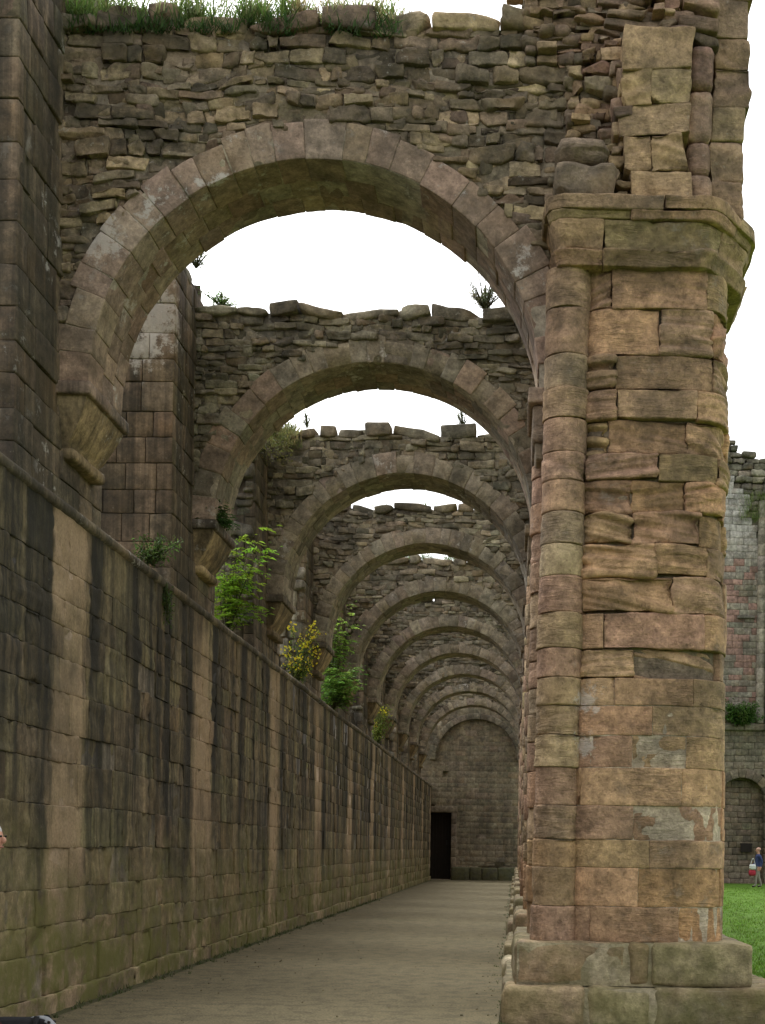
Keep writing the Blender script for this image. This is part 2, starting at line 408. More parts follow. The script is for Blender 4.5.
def make_arch(i):
    d = ARCH[i]; near = i < 2
    o = empty('stone_arch', (AX, d + THICK / 2, ZS), LAB[i], 'arch', 'round arches spanning the aisle')
    org = tuple(o.location)
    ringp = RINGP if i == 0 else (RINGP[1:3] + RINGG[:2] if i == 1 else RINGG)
    # --- ring of voussoirs, three stones deep
    mb = MB(); S = []
    for rowk, (w0, w1) in enumerate(((-.42, .0), (-.75, -.40), (-THICK, -.73))):
        n = (25, 26, 24, 28, 23, 27, 25, 24, 27, 25)[i] + (rowk % 2); cuts = [0]
        ws = [R_.uniform(.7, 1.35) for _ in range(n)]; s = sum(ws)
        for q in ws: cuts.append(cuts[-1] + q / s * PI)
        for a, b in zip(cuts[:-1], cuts[1:]):
            g = .0012
            S.append(((a + g) * AR, (b - g) * AR, AR + R_.gauss(0, .005), AR + RING + R_.uniform(-.04, .07), w0, w1 + R_.gauss(.012, .006)))
    def fm(u, v, w):
        th = PI - u / AR
        jr = .012 * noise(np.stack([u * .9, w * 1.5, u * 0 + i], -1), 8)
        return np.stack([AX + (v + jr) * np.cos(th), d - w, ZS + (v + jr) * np.sin(th)], -1)
    stones(mb, S, fm, ringp, rr=.006, amp=.012, freq=5, res=(9, 8) if near else (5, 4), seed=i, vary=.13)
    th = np.linspace(PI, 0, 61); V = []
    for a_ in th:
        ca, sa = math.cos(a_), math.sin(a_)
        V += [(AX + (AR + RING - .03) * ca, d - .006, ZS + (AR + RING - .03) * sa), (AX + (AR + .007) * ca, d - .006, ZS + (AR + .007) * sa), (AX + (AR + .007) * ca, d + THICK - .01, ZS + (AR + .007) * sa)]
    mb.add(V, [(3 * k + e, 3 * k + e + 1, 3 * k + e + 4, 3 * k + e + 3) for k in range(60) for e in (0, 1)], (.19, .16, .12))
    ro = mb.build('arch_ring', M_RING, o, org)
    # --- rubble above
    top = (9.3, 8.72, 8.74, 8.78, 8.78, 8.8, 8.75, 8.8, 8.75, 8.7)[i]
    xl, xr = UPX - .05, (.42 if i else .55)
    mb = MB()
    Re = AR + RING
    def rng(v):
        q = v - ZS
        if q < Re: 
            c = math.sqrt(max(Re * Re - q * q, 0)) - .03
            return [(xl, AX - c), (AX + c, xr)]
        return [(xl, xr - (R_.uniform(0, .22) if i == 0 and v > 7.4 else 0))]
    fmp = plane_map((0, d, 0), (1, 0, 0), (0, -1, 0), .05, i, 1.6)
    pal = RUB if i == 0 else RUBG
    S = rubble_rows(rng, ZS + .1, top - .12, .07, .17, .10, .34, jit=.02, gap=.001, split=.2)
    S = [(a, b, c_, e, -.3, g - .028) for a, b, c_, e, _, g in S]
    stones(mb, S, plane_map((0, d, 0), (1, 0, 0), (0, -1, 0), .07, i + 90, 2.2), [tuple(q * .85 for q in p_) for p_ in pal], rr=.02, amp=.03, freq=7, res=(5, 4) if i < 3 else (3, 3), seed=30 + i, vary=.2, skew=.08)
    S = rubble_rows(rng, ZS + .1, top - .1, .055, .17, .09, .46, jit=.022, gap=.003, split=.25)
    stones(mb, S, fmp, pal, rr=.008, amp=.036, freq=9, strata=.014, sfreq=16, res=(10, 8) if near else ((6, 5) if i < 4 else (4, 3)), seed=20 + i, vary=.28, skew=.04, chips=2)
    # loose cap stones along the broken top, rows through the thickness
    S = []
    for w in (-.28, -.62, -.98):
        for (p, q) in runs(xl, xr, .3, .85):
                        S.append((p + .01, q - .01, top - .14, top + R_.choice([-.02, .02, .05, .08, .03, .12]) * (.8 if w < -.5 else 1), w, w + .34 + R_.uniform(-.06, .03)))
    stones(mb, S, fmp, pal, rr=.025, amp=.04, freq=5, strata=.012, res=(8, 6) if near else (5, 4), seed=40 + i, vary=.2, skew=.07, chips=5)
    xs = np.concatenate([np.linspace(xl + .01, AX - AR - .05, 3), AX + (AR + .014) * np.cos(np.linspace(PI, 0, 41)), np.linspace(AX + AR + .05, xr, 4)])
    xs = np.unique(np.round(xs, 4))
    zl = [ZS + math.sqrt(max((AR + .014) ** 2 - (x - AX) ** 2, 0)) if abs(x - AX) < AR + .014 else ZS - .0 for x in xs]
    prism_core(mb, xs, zl, [max(top - .1, a + .05) for a in zl], d + .03, d + THICK - .02, MORT if i == 0 else (.105, .092, .066))
    mb.build('rubble_spandrel', M_RUB, o, org)
    # --- corbel on the wall side: slab over a tapering carved bracket
    mb = MB()
    fy = plane_map((0, 0, 0), (0, 1, 0), (1, 0, 0), .0, i)
    y0, y1 = d - .06, d + THICK + .2
    S = [(y0, y0 + .66, ZS - .13, ZS - .005, UPX - .02, AX - AR + .03), (y0 + .665, y1, ZS - .13, ZS - .005, UPX - .02, AX - AR + .03)]
    stones(mb, S, fy, ringp, rr=.02, amp=.008, res=(6, 4), seed=60 + i)
    n = 9; Y = [y0 + .06 + (y1 - y0 - .12) * k / 8 for k in range(n)]
    prof = [(.0, ZS - .13), (.0, ZS - .16), (.02, ZS - .22), (.085, ZS - .36), (.16, ZS - .50), (.19, ZS - .53), (.19, ZS - .60), (.235, ZS - .63)]
    base = AX - AR - .02
    V = []
    for k, yy in enumerate(Y):
        for (t_, z_) in prof:
            sk = .14 * (t_ / .235)                    # bracket tucks in at its two ends
            yk = yy + sk * (1 - 2 * k / 8)
            V.append((base - t_ * 1.05 + .008 * noise(np.array([yy * 9, z_ * 30, i]), 2), yk, z_))
    m = len(prof)
    Fq = [(a * m + b, (a + 1) * m + b, (a + 1) * m + b + 1, a * m + b + 1) for a in range(n - 1) for b in range(m - 1)]
    mb.add(V, Fq, (.26, .19, .105))
    for e in (0, n - 1):                               # end cheeks back to the wall
        E = [V[e * m + b] for b in range(m)] + [(UPX - .02, V[e * m + b][1], V[e * m + b][2]) for b in range(m)]
        q = [(b, b + 1, m + b + 1, m + b) for b in range(m - 1)]
        mb.add(E, q if e == 0 else [t_[::-1] for t_ in q], (.22, .165, .095))
    S = [(y0 + .16, y1 - .16, ZS - .70, ZS - .585, UPX - .02, base - .14)]
    stones(mb, S, fy, [(.22, .165, .09)], rr=.03, amp=.015, res=(8, 4), seed=70 + i)
    mb.build('corbel', M_UP, o, org)
    return o

for i in range(NB): make_arch(i)

# ------------------------------------------------------------------ aisle wall (lower ashlar, ledge, wall piers between the window openings)
aw = empty('aisle_wall', (WALLX, 36, 0), 'long dark streaked ashlar wall on the left with a sloping ledge', 'wall')
org = tuple(aw.location)
Y0, Y1 = 5.0, ENDY
mb = MB()
fl = plane_map((WALLX, 0, 0), (0, 1, 0), (1, 0, 0), .03, 2, .5)
vs = [(-.1, .17)] + heights(.17, LEDGE - .10, .24, .42)
S = []
for n, (a, b) in enumerate(vs):
    for (p, q) in runs(Y0, Y1, .30, .82, R_.uniform(.4, 1)):
        w = R_.gauss(0, .008) + (.05 if n == 0 else 0)
        S.append((p + .001, q - .001, a + .0015, b - .0015, -.25, w))
nearS = [s for s in S if s[0] < 27]; farS = [s for s in S if s[0] >= 27]
stones(mb, nearS, fl, LOW, rr=.007, amp=.020, freq=7, strata=.005, res=(12, 10), seed=90, vary=.2, hue=.03)
stones(mb, farS, fl, LOW, rr=.012, amp=.016, freq=4, res=(5, 4), seed=91, vary=.16, hue=.03)
b0 = WALLX - .016
V = [(b0 - 1.2, Y0, -.2), (b0, Y0, -.2), (b0, Y0, LEDGE - .02), (b0 - 1.2, Y0, LEDGE - .02), (b0 - 1.2, Y1, -.2), (b0, Y1, -.2), (b0, Y1, LEDGE - .02), (b0 - 1.2, Y1, LEDGE - .02)]
mb.add(V, [(0, 1, 2, 3), (1, 5, 6, 2), (5, 4, 7, 6), (4, 0, 3, 7), (3, 2, 6, 7)], MORT)
mb.build('ashlar_face', M_LOW, aw, org)
# ledge: sloping string course
mb = MB(); V = []; prof = [(-.03, LEDGE - .11), (.028, LEDGE - .09), (.035, LEDGE - .03), (.022, LEDGE - .005), (-.22, LEDGE + .17)]
ys = np.arange(Y0, Y1 + .01, .25)
for yy in ys:
    for (a, z_) in prof:
        e = .014 * fbm(np.array([yy * 1.7, z_ * 9, 1.]), 5)
        V.append((WALLX + a + e, yy, z_ + e * .8 + .02 * noise(np.array([yy * .3, 0, 0.]), 2)))
m = len(prof)
mb.add(V, [(a * m + b, (a + 1) * m + b, (a + 1) * m + b + 1, a * m + b + 1) for a in range(len(ys) - 1) for b in range(m - 1)], (.13, .105, .068))
mb.build('string_course', M_UP, aw, org)

# wall piers: ashlar inner face, jamb facing the camera
TOPS = [10.6, 8.95, 8.3, 8.55, 8.4, 8.6, 8.4, 8.5, 8.5, 8.5]
for i in range(NB):
    d = ARCH[i]; ya, yb = d - 1.12, d + THICK + .32
    top = TOPS[i]; mb = MB()
    fi = plane_map((UPX, 0, 0), (0, 1, 0), (1, 0, 0), .012, i, .8)
    vs = heights(LEDGE + .02, top - .05, .26, .38)
    near = i < 2
    # face towards the aisle (hidden behind the arch where it springs)
    S = ashlar_rows(ya, yb, vs, .35, .75, jit=.008, depth=.16)
    stones(mb, S, fi, UPP, rr=.01, amp=.012, freq=4, res=(6, 5) if near else (4, 3), seed=110 + i, vary=.12)
    # jamb
    fj = plane_map((0, ya, 0), (1, 0, 0), (0, -1, 0), .012 if near else .05, i + 30, 1.)
    if near:
        S = ashlar_rows(UPX - 1.25, UPX + .004, vs, .26, .42, jit=.006, depth=.12)
        stones(mb, S, fj, [(.158, .112, .074), (.152, .11, .074), (.165, .118, .078)], rr=.01, amp=.008, res=(6, 5), seed=130 + i, vary=.08)
    else:
        S = rubble_rows(lambda v: [(UPX - 1.25, UPX)], LEDGE + .02, top - .05, .16, .42, .2, .6, jit=.05, split=.3)
        stones(mb, S, fj, [(.19, .175, .135), (.16, .148, .112), (.22, .20, .155)], rr=.03, amp=.045, freq=4.5, res=(9, 7) if i < 4 else (5, 4), seed=130 + i, vary=.2, skew=.05, chips=4)
    # rough broken top
    S = []
    for (p, q) in runs(ya - .02, yb, .25, .6):
        for w in (-.3, -.7, -1.1):
            hh = R_.uniform(0, .25) + (.45 * max(0, 1 - (q - ya) / 1.2) if i == 2 else 0)
            S.append((p, q - .01, top - .12, top + hh, w - .15, w + .28 + R_.uniform(-.05, .02)))
    stones(mb, S, fi, RUBG, rr=.03, amp=.045, res=(7, 5), seed=150 + i, vary=.2, skew=.05, chips=4)
    x0, x1 = UPX - 1.24, UPX - .03
    y0c, y1c = ya + .03, yb - .01
    V = [(x0, y0c, LEDGE), (x1, y0c, LEDGE), (x1, y1c, LEDGE), (x0, y1c, LEDGE), (x0, y0c, top - .06), (x1, y0c, top - .06), (x1, y1c, top - .06), (x0, y1c, top - .06)]
    mb.add(V, [(0, 1, 5, 4), (1, 2, 6, 5), (2, 3, 7, 6), (3, 0, 4, 7), (4, 5, 6, 7)], MORT)
    mb.build('wall_pier', M_UP, aw, org)
# window sills: rough sloping stones behind the ledge
for i in range(-1, NB):
    mb = MB(); S = []
    ya = (ARCH[i] if i >= 0 else D1 - BAY) + THICK + .32; yb = (ARCH[i + 1] if i < NB - 1 else ENDY) - 1.12
    for w in (-.2, -.55, -.9, -1.2):
        for (p, q) in runs(ya, yb, .25, .6):
            S.append((p, q, LEDGE - .1, LEDGE + .12 + R_.uniform(0, .12) + .05 * (w < -.5), w - .18, w + .16))
    stones(mb, S, plane_map((UPX, 0, 0), (0, 1, 0), (1, 0, 0)), RUBG, rr=.06, amp=.04, res=(4, 3), seed=170 + i)
    mb.build('window_sill', M_RUB, aw, org)

# ------------------------------------------------------------------ nave piers
BASE = .69
def pierZ(py, d=12.15): return EYE + (VY - py) * d / F
def pier_map(cx, cy, a, b, ex=3.0, taper=0.):
    th = np.linspace(-PI, PI, 721)
    # start at the back, run counter-clockwise seen from above
    ang = th - PI / 2 + PI
    ang = np.linspace(PI / 2, PI / 2 + 2 * PI, 721)
    cx_ = np.sign(np.cos(ang)) * np.abs(np.cos(ang)) ** (2 / ex) * a
    cy_ = np.sign(np.sin(ang)) * np.abs(np.sin(ang)) ** (2 / ex) * b
    # denser sampling near axis directions is avoided by arc-length resampling
    s = np.concatenate([[0], np.cumsum(np.hypot(np.diff(cx_), np.diff(cy_)))])
    L = s[-1]
    def f(u, v, w):
        uu = np.mod(u, L)
        x = np.interp(uu, s, cx_); y = np.interp(uu, s, cy_)
        x2 = np.interp(np.mod(uu + .02, L), s, cx_); y2 = np.interp(np.mod(uu + .02, L), s, cy_)
        x1 = np.interp(np.mod(uu - .02, L), s, cx_); y1 = np.interp(np.mod(uu - .02, L), s, cy_)
        tx, ty = x2 - x1, y2 - y1; l = np.hypot(tx, ty) + 1e-9
        nx, ny = ty / l, -tx / l
        k = 1 - taper * (v - BASE)
        dv = .009 * noise(np.stack([u * 1.2, v * .8, u * 0 + cx + cy], -1), 6)
        return np.stack([cx + (x + nx * w) * k, cy + (y + ny * w) * k, v + dv], -1)
    return f, L
def circ_map(cx, cy, r, lean=0.):
    def f(u, v, w):
        a = PI / 2 + u / r
        k = (r + w)
        dv = .012 * noise(np.stack([u * 1.2, v * .8, u * 0 + cx], -1), 6)
        return np.stack([cx + k * np.cos(a) + lean * (v - BASE), cy + k * np.sin(a), v + dv], -1)
    return f, 2 * PI * r

def poly_map(pts, rad=.05):
    """closed plan outline (counter-clockwise) with softened corners"""
    P = np.array(pts, float); n = len(P); out = []
    for k in range(n):
        a, b, c = P[k - 1], P[k], P[(k + 1) % n]
        p0 = b + (a - b) / np.linalg.norm(a - b) * rad; p1 = b + (c - b) / np.linalg.norm(c - b) * rad
        for t_ in np.linspace(0, 1, 6): out.append((1 - t_) ** 2 * p0 + 2 * t_ * (1 - t_) * b + t_ * t_ * p1)
    out = np.array(out + [out[0]]); s_ = np.concatenate([[0], np.cumsum(np.linalg.norm(np.diff(out, axis=0), axis=1))]); L = s_[-1]
    def f(u, v, w):
        g = lambda q: (np.interp(np.mod(q, L), s_, out[:, 0]), np.interp(np.mod(q, L), s_, out[:, 1]))
        x, y = g(u); x2, y2 = g(u + .03); x1, y1 = g(u - .03); tx, ty = x2 - x1, y2 - y1; l = np.hypot(tx, ty) + 1e-9
        return np.stack([x + ty / l * w, y - tx / l * w, v + .012 * noise(np.stack([u * 1.3, v * .5, u * 0 + 5.], -1), 6)], -1)
    return f, L
PY = [938, 905, 866, 838, 804, 766, 734, 704, 676, 647, 611, 574, 542, 510, 478, 450, 416, 386, 352, 305, 264]
def ring_core(mb, fm, L, v0, v1, w, col, n=48):
    u = np.linspace(0, L, n, endpoint=False)
    a = fm(u, np.full(n, v0), np.full(n, w)); b = fm(u, np.full(n, v1), np.full(n, w))
    V = np.concatenate([a, b]); mb.add(V, [(k, (k + 1) % n, n + (k + 1) % n, n + k) for k in range(n)], col)
    mb.add(b, np.array([[k, (k + 1) % n, (k + 2) % n] for k in range(0)] or [[0, 1, 2]]), col)
    c = b.mean(0); mb.add(np.concatenate([b, [c]]), [(k, (k + 1) % n, n) for k in range(n)], col)

def make_pier(i):
    d = ARCH[i]; cy = d + .5; near = i == 0
    lab = PLAB[0] if i == 0 else 'stone pier seen edge on under the %s arch from the viewer' % ORD[i - 1]
    o = empty('stone_pier', (1.25, cy, 0), lab, 'pier', 'sandstone piers along the right of the aisle')
    org = tuple(o.location)
    # ---- plinth
    mb = MB()
    for (x0, x1, hd, z0, z1, rr_) in ((-.10, 2.42, 1.42, -.08, .30, .05), (.0, 2.13, 1.24, .30, BASE, .05)):
        yf, yb = cy - hd, cy + hd
        bounds = [x0, x0 + .74, x0 + 1.32, x1] if z0 < 0 else [x0, x0 + 1.02, x0 + 1.22, x1]
        fr = plane_map((0, yf, 0), (1, 0, 0), (0, -1, 0), .012, i)
        stones(mb, [(a + .005, b - .005, z0, z1 - .004, -.6, R_.gauss(0, .012)) for a, b in zip(bounds[:-1], bounds[1:])], fr, [(.185, .145, .088), (.17, .138, .082), (.195, .14, .09)], rr=rr_, amp=.03, freq=3, strata=.012, sfreq=10, res=(14, 8) if near else (4, 3), seed=200 + i, vary=.1)
        fs = plane_map((x0, 0, 0), (0, -1, 0), (-1, 0, 0), .012, i)
        stones(mb, [(-b, -a - .005, z0, z1 - .004, -.5, R_.gauss(0, .012)) for a, b in runs(yf + .02, yb, .5, .9)], fs, [(.17, .138, .085), (.16, .13, .08)], rr=rr_, amp=.03, freq=3, res=(8, 6) if near else (4, 3), seed=210 + i, vary=.1)
        fs = plane_map((x1, 0, 0), (0, 1, 0), (1, 0, 0), .012, i)
        stones(mb, [(a, b - .005, z0, z1 - .004, -.5, R_.gauss(0, .012)) for a, b in runs(yf + .02, yb, .5, .9)], fs, [(.17, .138, .085), (.16, .13, .08)], rr=rr_, amp=.03, freq=3, res=(8, 6) if near else (4, 3), seed=215 + i, vary=.1)
        g = .03
        V = [(x0 + g, yf + g, z0), (x1 - g, yf + g, z0), (x1 - g, yb, z0), (x0 + g, yb, z0)]; V += [(a, b, z1 - .012) for a, b, _ in V]
        mb.add(V, [(0, 1, 5, 4), (1, 2, 6, 5), (2, 3, 7, 6), (3, 0, 4, 7), (4, 5, 6, 7)], (.2, .17, .11))
    mb.build('plinth', M_BASE, o, org)
    # ---- shaft: main body and two attached shafts, course by course
    zs = [pierZ(p) for p in PY]
    zs[0] = BASE - .01
    mb = MB()
    fm, L = pier_map(1.20, cy, .77, 1.05, 4.6, .008)
    S, E = [], []
    for n, (a, b) in enumerate(zip(zs[:-1], zs[1:])):
        off = R_.uniform(0, .6)
        for (p, q) in runs(off, off + L, .45, .95):
            er = 0
            if 3.0 < a < 6.2 and R_.random() < .4: er = R_.uniform(.0, .06)
            gv = .003 if a < 3.05 else R_.choice([.003, .004, .008, .018])
            S.append((p + .002, q - .002, a + gv, b - .003, -.25, R_.gauss(0, .007) - er))
    weath = [s for s in S if s[2] > 3.05]; calm = [s for s in S if s[2] <= 3.05]
    def tint(col, cu, cv):
        col = col.copy(); k = (cv < 1.75) & (NP.random(len(cv)) < .6)
        col[k] = col[k] * np.array([1.03, .96, .86]); k2 = (cv > 3.9) & (NP.random(len(cv)) < .35)
        col[k2] = col[k2] * np.array([.93, .98, .9]); return col
    stones(mb, calm, fm, PIER, rr=.005, amp=.010, freq=6, strata=.004, res=(18, 12) if near else (6, 3), seed=220 + i, vary=.12, hue=.016, colf=tint)
    stones(mb, weath, fm, PIER, rr=.008, amp=.020, freq=4, strata=.046, sfreq=15, res=(30, 30) if near else (6, 4), seed=221 + i, vary=.12, hue=.016, colf=tint)
    ring_core(mb, fm, L, BASE - .05, 3.05, -.007, (.29, .24, .175))
    ring_core(mb, fm, L, 3.0, zs[-1], -.075, (.13, .10, .07))
    mb.build('shaft', M_PIER, o, org)
    for nm, (sx, sy, r, zt, lean) in (('front_shaft', (.36, cy - .84, .205, zs[-1], .010)), ('arch_respond', (.33, cy, .22, ZS - .62, .0)), ('back_shaft', (.36, cy + .84, .205, zs[-1], .010))):
        mb = MB(); fc, L2 = circ_map(sx, sy, r, lean)
        S = []; zz = [z_ for z_ in zs if z_ < zt - .1] + [zt]
        for a, b in zip(zz[:-1], zz[1:]):
            w = R_.gauss(0, .007); st = -R_.uniform(.0, .2)
            S.append((st, st + L2 - .006, a + .003, b - .003, -.12, w))
        stones(mb, S, fc, [(.215, .14, .088), (.20, .145, .085), (.185, .135, .085), (.20, .128, .085)], rr=.007, amp=.012, freq=5, strata=.010, sfreq=14, res=(34, 16) if near else (12, 3), seed=230 + i, vary=.14, colf=tint)
        ring_core(mb, fc, L2, BASE - .05, zt, -.03, (.18, .14, .10), 20)
        mb.build(nm, M_PIER, o, org)
    # respond capital under the arch
    mb = MB()
    fr = plane_map((0, d - .02, 0), (1, 0, 0), (0, -1, 0))
    stones(mb, [(.07, .62, ZS - .15, ZS - .005, -1.06, .03), (.11, .6, ZS - .5, ZS - .15, -1.0, -.03), (.14, .58, ZS - .66, ZS - .49, -.95, -.08)], fr, [(.15, .115, .08)], rr=.03, amp=.012, res=(6, 6), seed=240 + i)
    mb.build('respond_capital', M_PIER, o, org)
    # ---- main capital: scalloped bell under a thick abacus
    zc0, zc1 = zs[-1], 7.36
    mb = MB()
    hs = [(zc0, zc0 + .10, .02), (zc0 + .10, zc1 - .26, .07), (zc1 - .26, zc1 - .12, .13), (zc1 - .12, zc1, .16)]
    off = cy - 13.2
    cpts = [(.30, 14.2), (.30, 12.12), (1.66, 12.12), (2.07, 12.72), (2.09, 13.7), (1.66, 14.3)]
    cpts = [(a, b + off) for a, b in cpts]
    capp = [(.185, .128, .068), (.165, .118, .064), (.19, .125, .074), (.15, .108, .06)]
    hs = [(zc0 - .02, zc0 + .11, .0, .06), (zc0 + .11, zc1 - .20, .0, .055), (zc1 - .20, zc1 - .13, .07, .10), (zc1 - .13, zc1, .12, .12)]
    fcap, Lc = poly_map(cpts, .07)
    for q, (a, b, w0_, w1_) in enumerate(hs):
        rows = [(p + .003, e - .003, a + .002, b - .002, -.3, R_.gauss(0, .006)) for p, e in runs(.35 + q * .23, .35 + q * .23 + Lc, .75, 1.15)]
        def flare(u, v, ww, a=a, b=b, w0_=w0_, w1_=w1_):
            k = np.clip((v - a) / (b - a), 0, 1)
            return fcap(u, v, ww + w0_ + (w1_ - w0_) * k ** 1.6)
        stones(mb, rows, flare, capp, rr=.008, amp=.022, freq=4, strata=.02, sfreq=12, res=(20, 8) if near else (6, 3), seed=250 + i + q, vary=.1)
    mb.build('capital', M_PIER, o, org)
    # ---- broken masonry above the capital
    mb = MB()
    rubp = [(.17, .11, .078), (.15, .103, .072), (.185, .13, .08), (.14, .102, .072), (.125, .10, .068), (.20, .145, .085)]
    topz = 10.7 if near else 8.9
    yfr = cy - .72
    frm = plane_map((0, yfr, 0), (1, 0, 0), (0, -1, 0), .05, 50 + i, 1.5)
    if near:
        # rubble filling from the arch wall to the pier, stepping forward as it nears the pier
        S = rubble_rows(lambda v: [(.42 if v < 8.9 else .05 + .25 * R_.random(), 1.25)], 7.37, topz, .055, .15, .14, .55, jit=.035, split=.35)
        S = [(a, b, c_, e, -.6, g - .16 * max(0, min(1, (1.0 - a) / .6)) + .02) for a, b, c_, e, _, g in S]
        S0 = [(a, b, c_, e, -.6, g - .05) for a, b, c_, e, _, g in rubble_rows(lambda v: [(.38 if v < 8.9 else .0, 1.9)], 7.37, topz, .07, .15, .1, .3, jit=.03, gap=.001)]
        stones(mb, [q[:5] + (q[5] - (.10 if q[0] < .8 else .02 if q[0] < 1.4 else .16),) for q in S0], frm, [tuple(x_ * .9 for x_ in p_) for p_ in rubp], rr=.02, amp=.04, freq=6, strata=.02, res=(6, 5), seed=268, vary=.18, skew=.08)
        stones(mb, S, frm, rubp, rr=.008, amp=.038, freq=6, strata=.034, sfreq=16, res=(12, 9), seed=260, vary=.18, skew=.04, chips=2)
        # two big weathered blocks, stump of the lost shaft
        stones(mb, [(.28, .80, 7.35, 7.72, -.5, .33), (.30, .74, 7.71, 8.04, -.5, .26)], frm, [(.19, .115, .085), (.13, .10, .07)], rr=.10, amp=.05, freq=5, strata=.03, res=(16, 14), seed=262, vary=.05, chips=2)
        # thin ragged slabs left of the quoins
        S = []
        for a, b in heights(7.37, 8.75, .07, .14):
            p = .80 + R_.uniform(-.06, .08); S += [(p, p + .1 + R_.uniform(0, .1), a, b - .006, -.5, .10 + R_.gauss(0, .03)), (p + .21, 1.02, a, b - .006, -.5, .12 + R_.gauss(0, .02))]
        stones(mb, [q for q in S if q[1] - q[0] > .04], frm, [(.20, .14, .09), (.25, .18, .105), (.17, .115, .08)], rr=.012, amp=.025, strata=.015, res=(8, 5), seed=269, skew=.05, chips=2)
        # quoins of the springing
        S = []; vq = heights(7.37, 9.05, .22, .36)
        for n, (a, b) in enumerate(vq):
            if n % 2: S += [(.90, 1.17, a, b - .004, -.5, .16 + R_.gauss(0, .01)), (1.175, 1.53, a, b - .004, -.5, .16 + R_.gauss(0, .01))]
            else: S.append((.97 - .06 * (n % 3), 1.53, a, b - .004, -.5, .17 + R_.gauss(0, .012)))
        stones(mb, S, frm, [(.235, .165, .092), (.25, .18, .10), (.215, .15, .088)], rr=.007, amp=.024, freq=5, strata=.03, sfreq=13, res=(18, 16), seed=263, vary=.1, chips=1)
        # slender nook shaft, then the outer order stepping back and out
        stones(mb, [(1.53, 1.74, a, b - .004, -.5, .02 + R_.gauss(0, .012)) for a, b in heights(7.37, 9.0, .3, .5)], frm, [(.20, .135, .095)], rr=.05, amp=.015, strata=.016, res=(12, 12), seed=264)
        S = []
        for a, b in heights(7.37, topz, .26, .42):
            fl_ = .10 * (a - 7.37) / 2.6
            S.append((1.74 + fl_ * .4, 2.03 + fl_ + R_.gauss(0, .012), a, b - .004, -.7, -.10 + R_.gauss(0, .015)))
        stones(mb, S, frm, [(.20, .135, .085), (.21, .15, .088), (.185, .13, .085)], rr=.01, amp=.022, strata=.024, sfreq=12, res=(14, 12), seed=265, vary=.12)
        S = rubble_rows(lambda v: [(1.2, 1.78)], 9.0, topz, .08, .2, .2, .5, jit=.03, split=.3)
        stones(mb, [(a, b, c_, e, -.6, g + .03) for a, b, c_, e, _, g in S], frm, rubp, rr=.018, amp=.045, freq=5, strata=.025, res=(10, 8), seed=266, vary=.18, skew=.05, chips=3)
        # rubble of the arch wall right of the ring (red, deeply weathered), above the ring too
        fw = plane_map((0, d + .02, 0), (1, 0, 0), (0, -1, 0), .05, 77, 1.5)
        def rr2(v):
            q = v - ZS; Re = AR + RING
            if v > 9.25: return [(-.12 + R_.uniform(-.1, .12), R_.uniform(.3, .6))]
            return []
        S = rubble_rows(rr2, 9.25, topz, .06, .17, .14, .5, jit=.03, split=.3)
        stones(mb, S, fw, RUB[:4] + rubp[:3], rr=.018, amp=.045, freq=5, strata=.02, res=(10, 8), seed=267, vary=.18, skew=.05, chips=4)
    else:
        S = rubble_rows(lambda v: [(.3, 2.0)], 7.37, topz, .12, .26, .2, .6, jit=.04, split=.3)
        stones(mb, S, frm, RUBG, rr=.05, amp=.04, res=(4, 3), seed=260 + i, vary=.2, skew=.05)
    # side facing the aisle, and core
    fsd = plane_map((.40, 0, 0), (0, -1, 0), (-1, 0, 0), .04, i, 1.5)
    S = rubble_rows(lambda v: [(-(cy + .7), -(cy - (.3 if near else .7)))], 7.37, topz, .12, .25, .2, .6, jit=.035)
    stones(mb, S, fsd, rubp if near else RUBG, rr=.04, amp=.03, res=(4, 3), seed=280 + i, vary=.2)
    fsd = plane_map((2.0, 0, 0), (0, 1, 0), (1, 0, 0), .04, i, 1.5)
    S = rubble_rows(lambda v: [(cy - .5, cy + .7)], 7.37, topz, .2, .35, .3, .7, jit=.03)
    stones(mb, S, fsd, PIER, rr=.03, amp=.03, res=(5, 4), seed=285 + i, vary=.2)
    def box(x0, x1, y0, y1, z0, z1, col):
        V = [(x0, y0, z0), (x1, y0, z0), (x1, y1, z0), (x0, y1, z0), (x0, y0, z1), (x1, y0, z1), (x1, y1, z1), (x0, y1, z1)]
        mb.add(V, [(0, 1, 5, 4), (1, 2, 6, 5), (2, 3, 7, 6), (3, 0, 4, 7), (4, 5, 6, 7), (0, 3, 2, 1)], col)
    box(.46, 1.93, yfr + .25, cy + .66, 7.2, topz - .1, (.12, .09, .062))
    if near: box(.0, .55, d + .12, d + THICK - .1, 9.1, topz - .2, (.12, .09, .062))
    if i:
        m2 = MB(); ya, yb = ARCH[i - 1] + .5 + .95, cy - .95
        ym = (ya + yb) / 2; hw = (yb - ya) / 2; ys_ = np.linspace(ya, yb, 25); RR = 2 * hw * .82
        zl = [7.36 + math.sqrt(max(RR ** 2 - (abs(q - ym) + RR - hw) ** 2, 0)) for q in ys_]
        q2 = MB(); prism_core(q2, ys_, zl, [13.2] * 25, .42, 1.95, (.15, .11, .075))
        V = q2.v[0][:, [1, 0, 2]]; m2.add(V, q2.f[0][:, ::-1], (.15, .11, .075))
        for (fx, sg) in ((.40, -1), (1.97, 1)):
            fa = plane_map((fx, 0, 0), (0, sg, 0), (sg, 0, 0), .03, i, .8)
            z_at = lambda q: np.interp(q, ys_, zl)
            S = ashlar_rows(min(sg * ya, sg * yb) - .9, max(sg * ya, sg * yb) + .9, heights(8.9, 13.2, .28, .38), .4, .8, depth=.1, jit=.015, skip=lambda u, v: v < z_at(sg * u) + .1 if ya < sg * u < yb else False)
            stones(m2, S, fa, PIER, rr=.015, amp=.015, res=(4, 3), seed=330 + i, vary=.12)
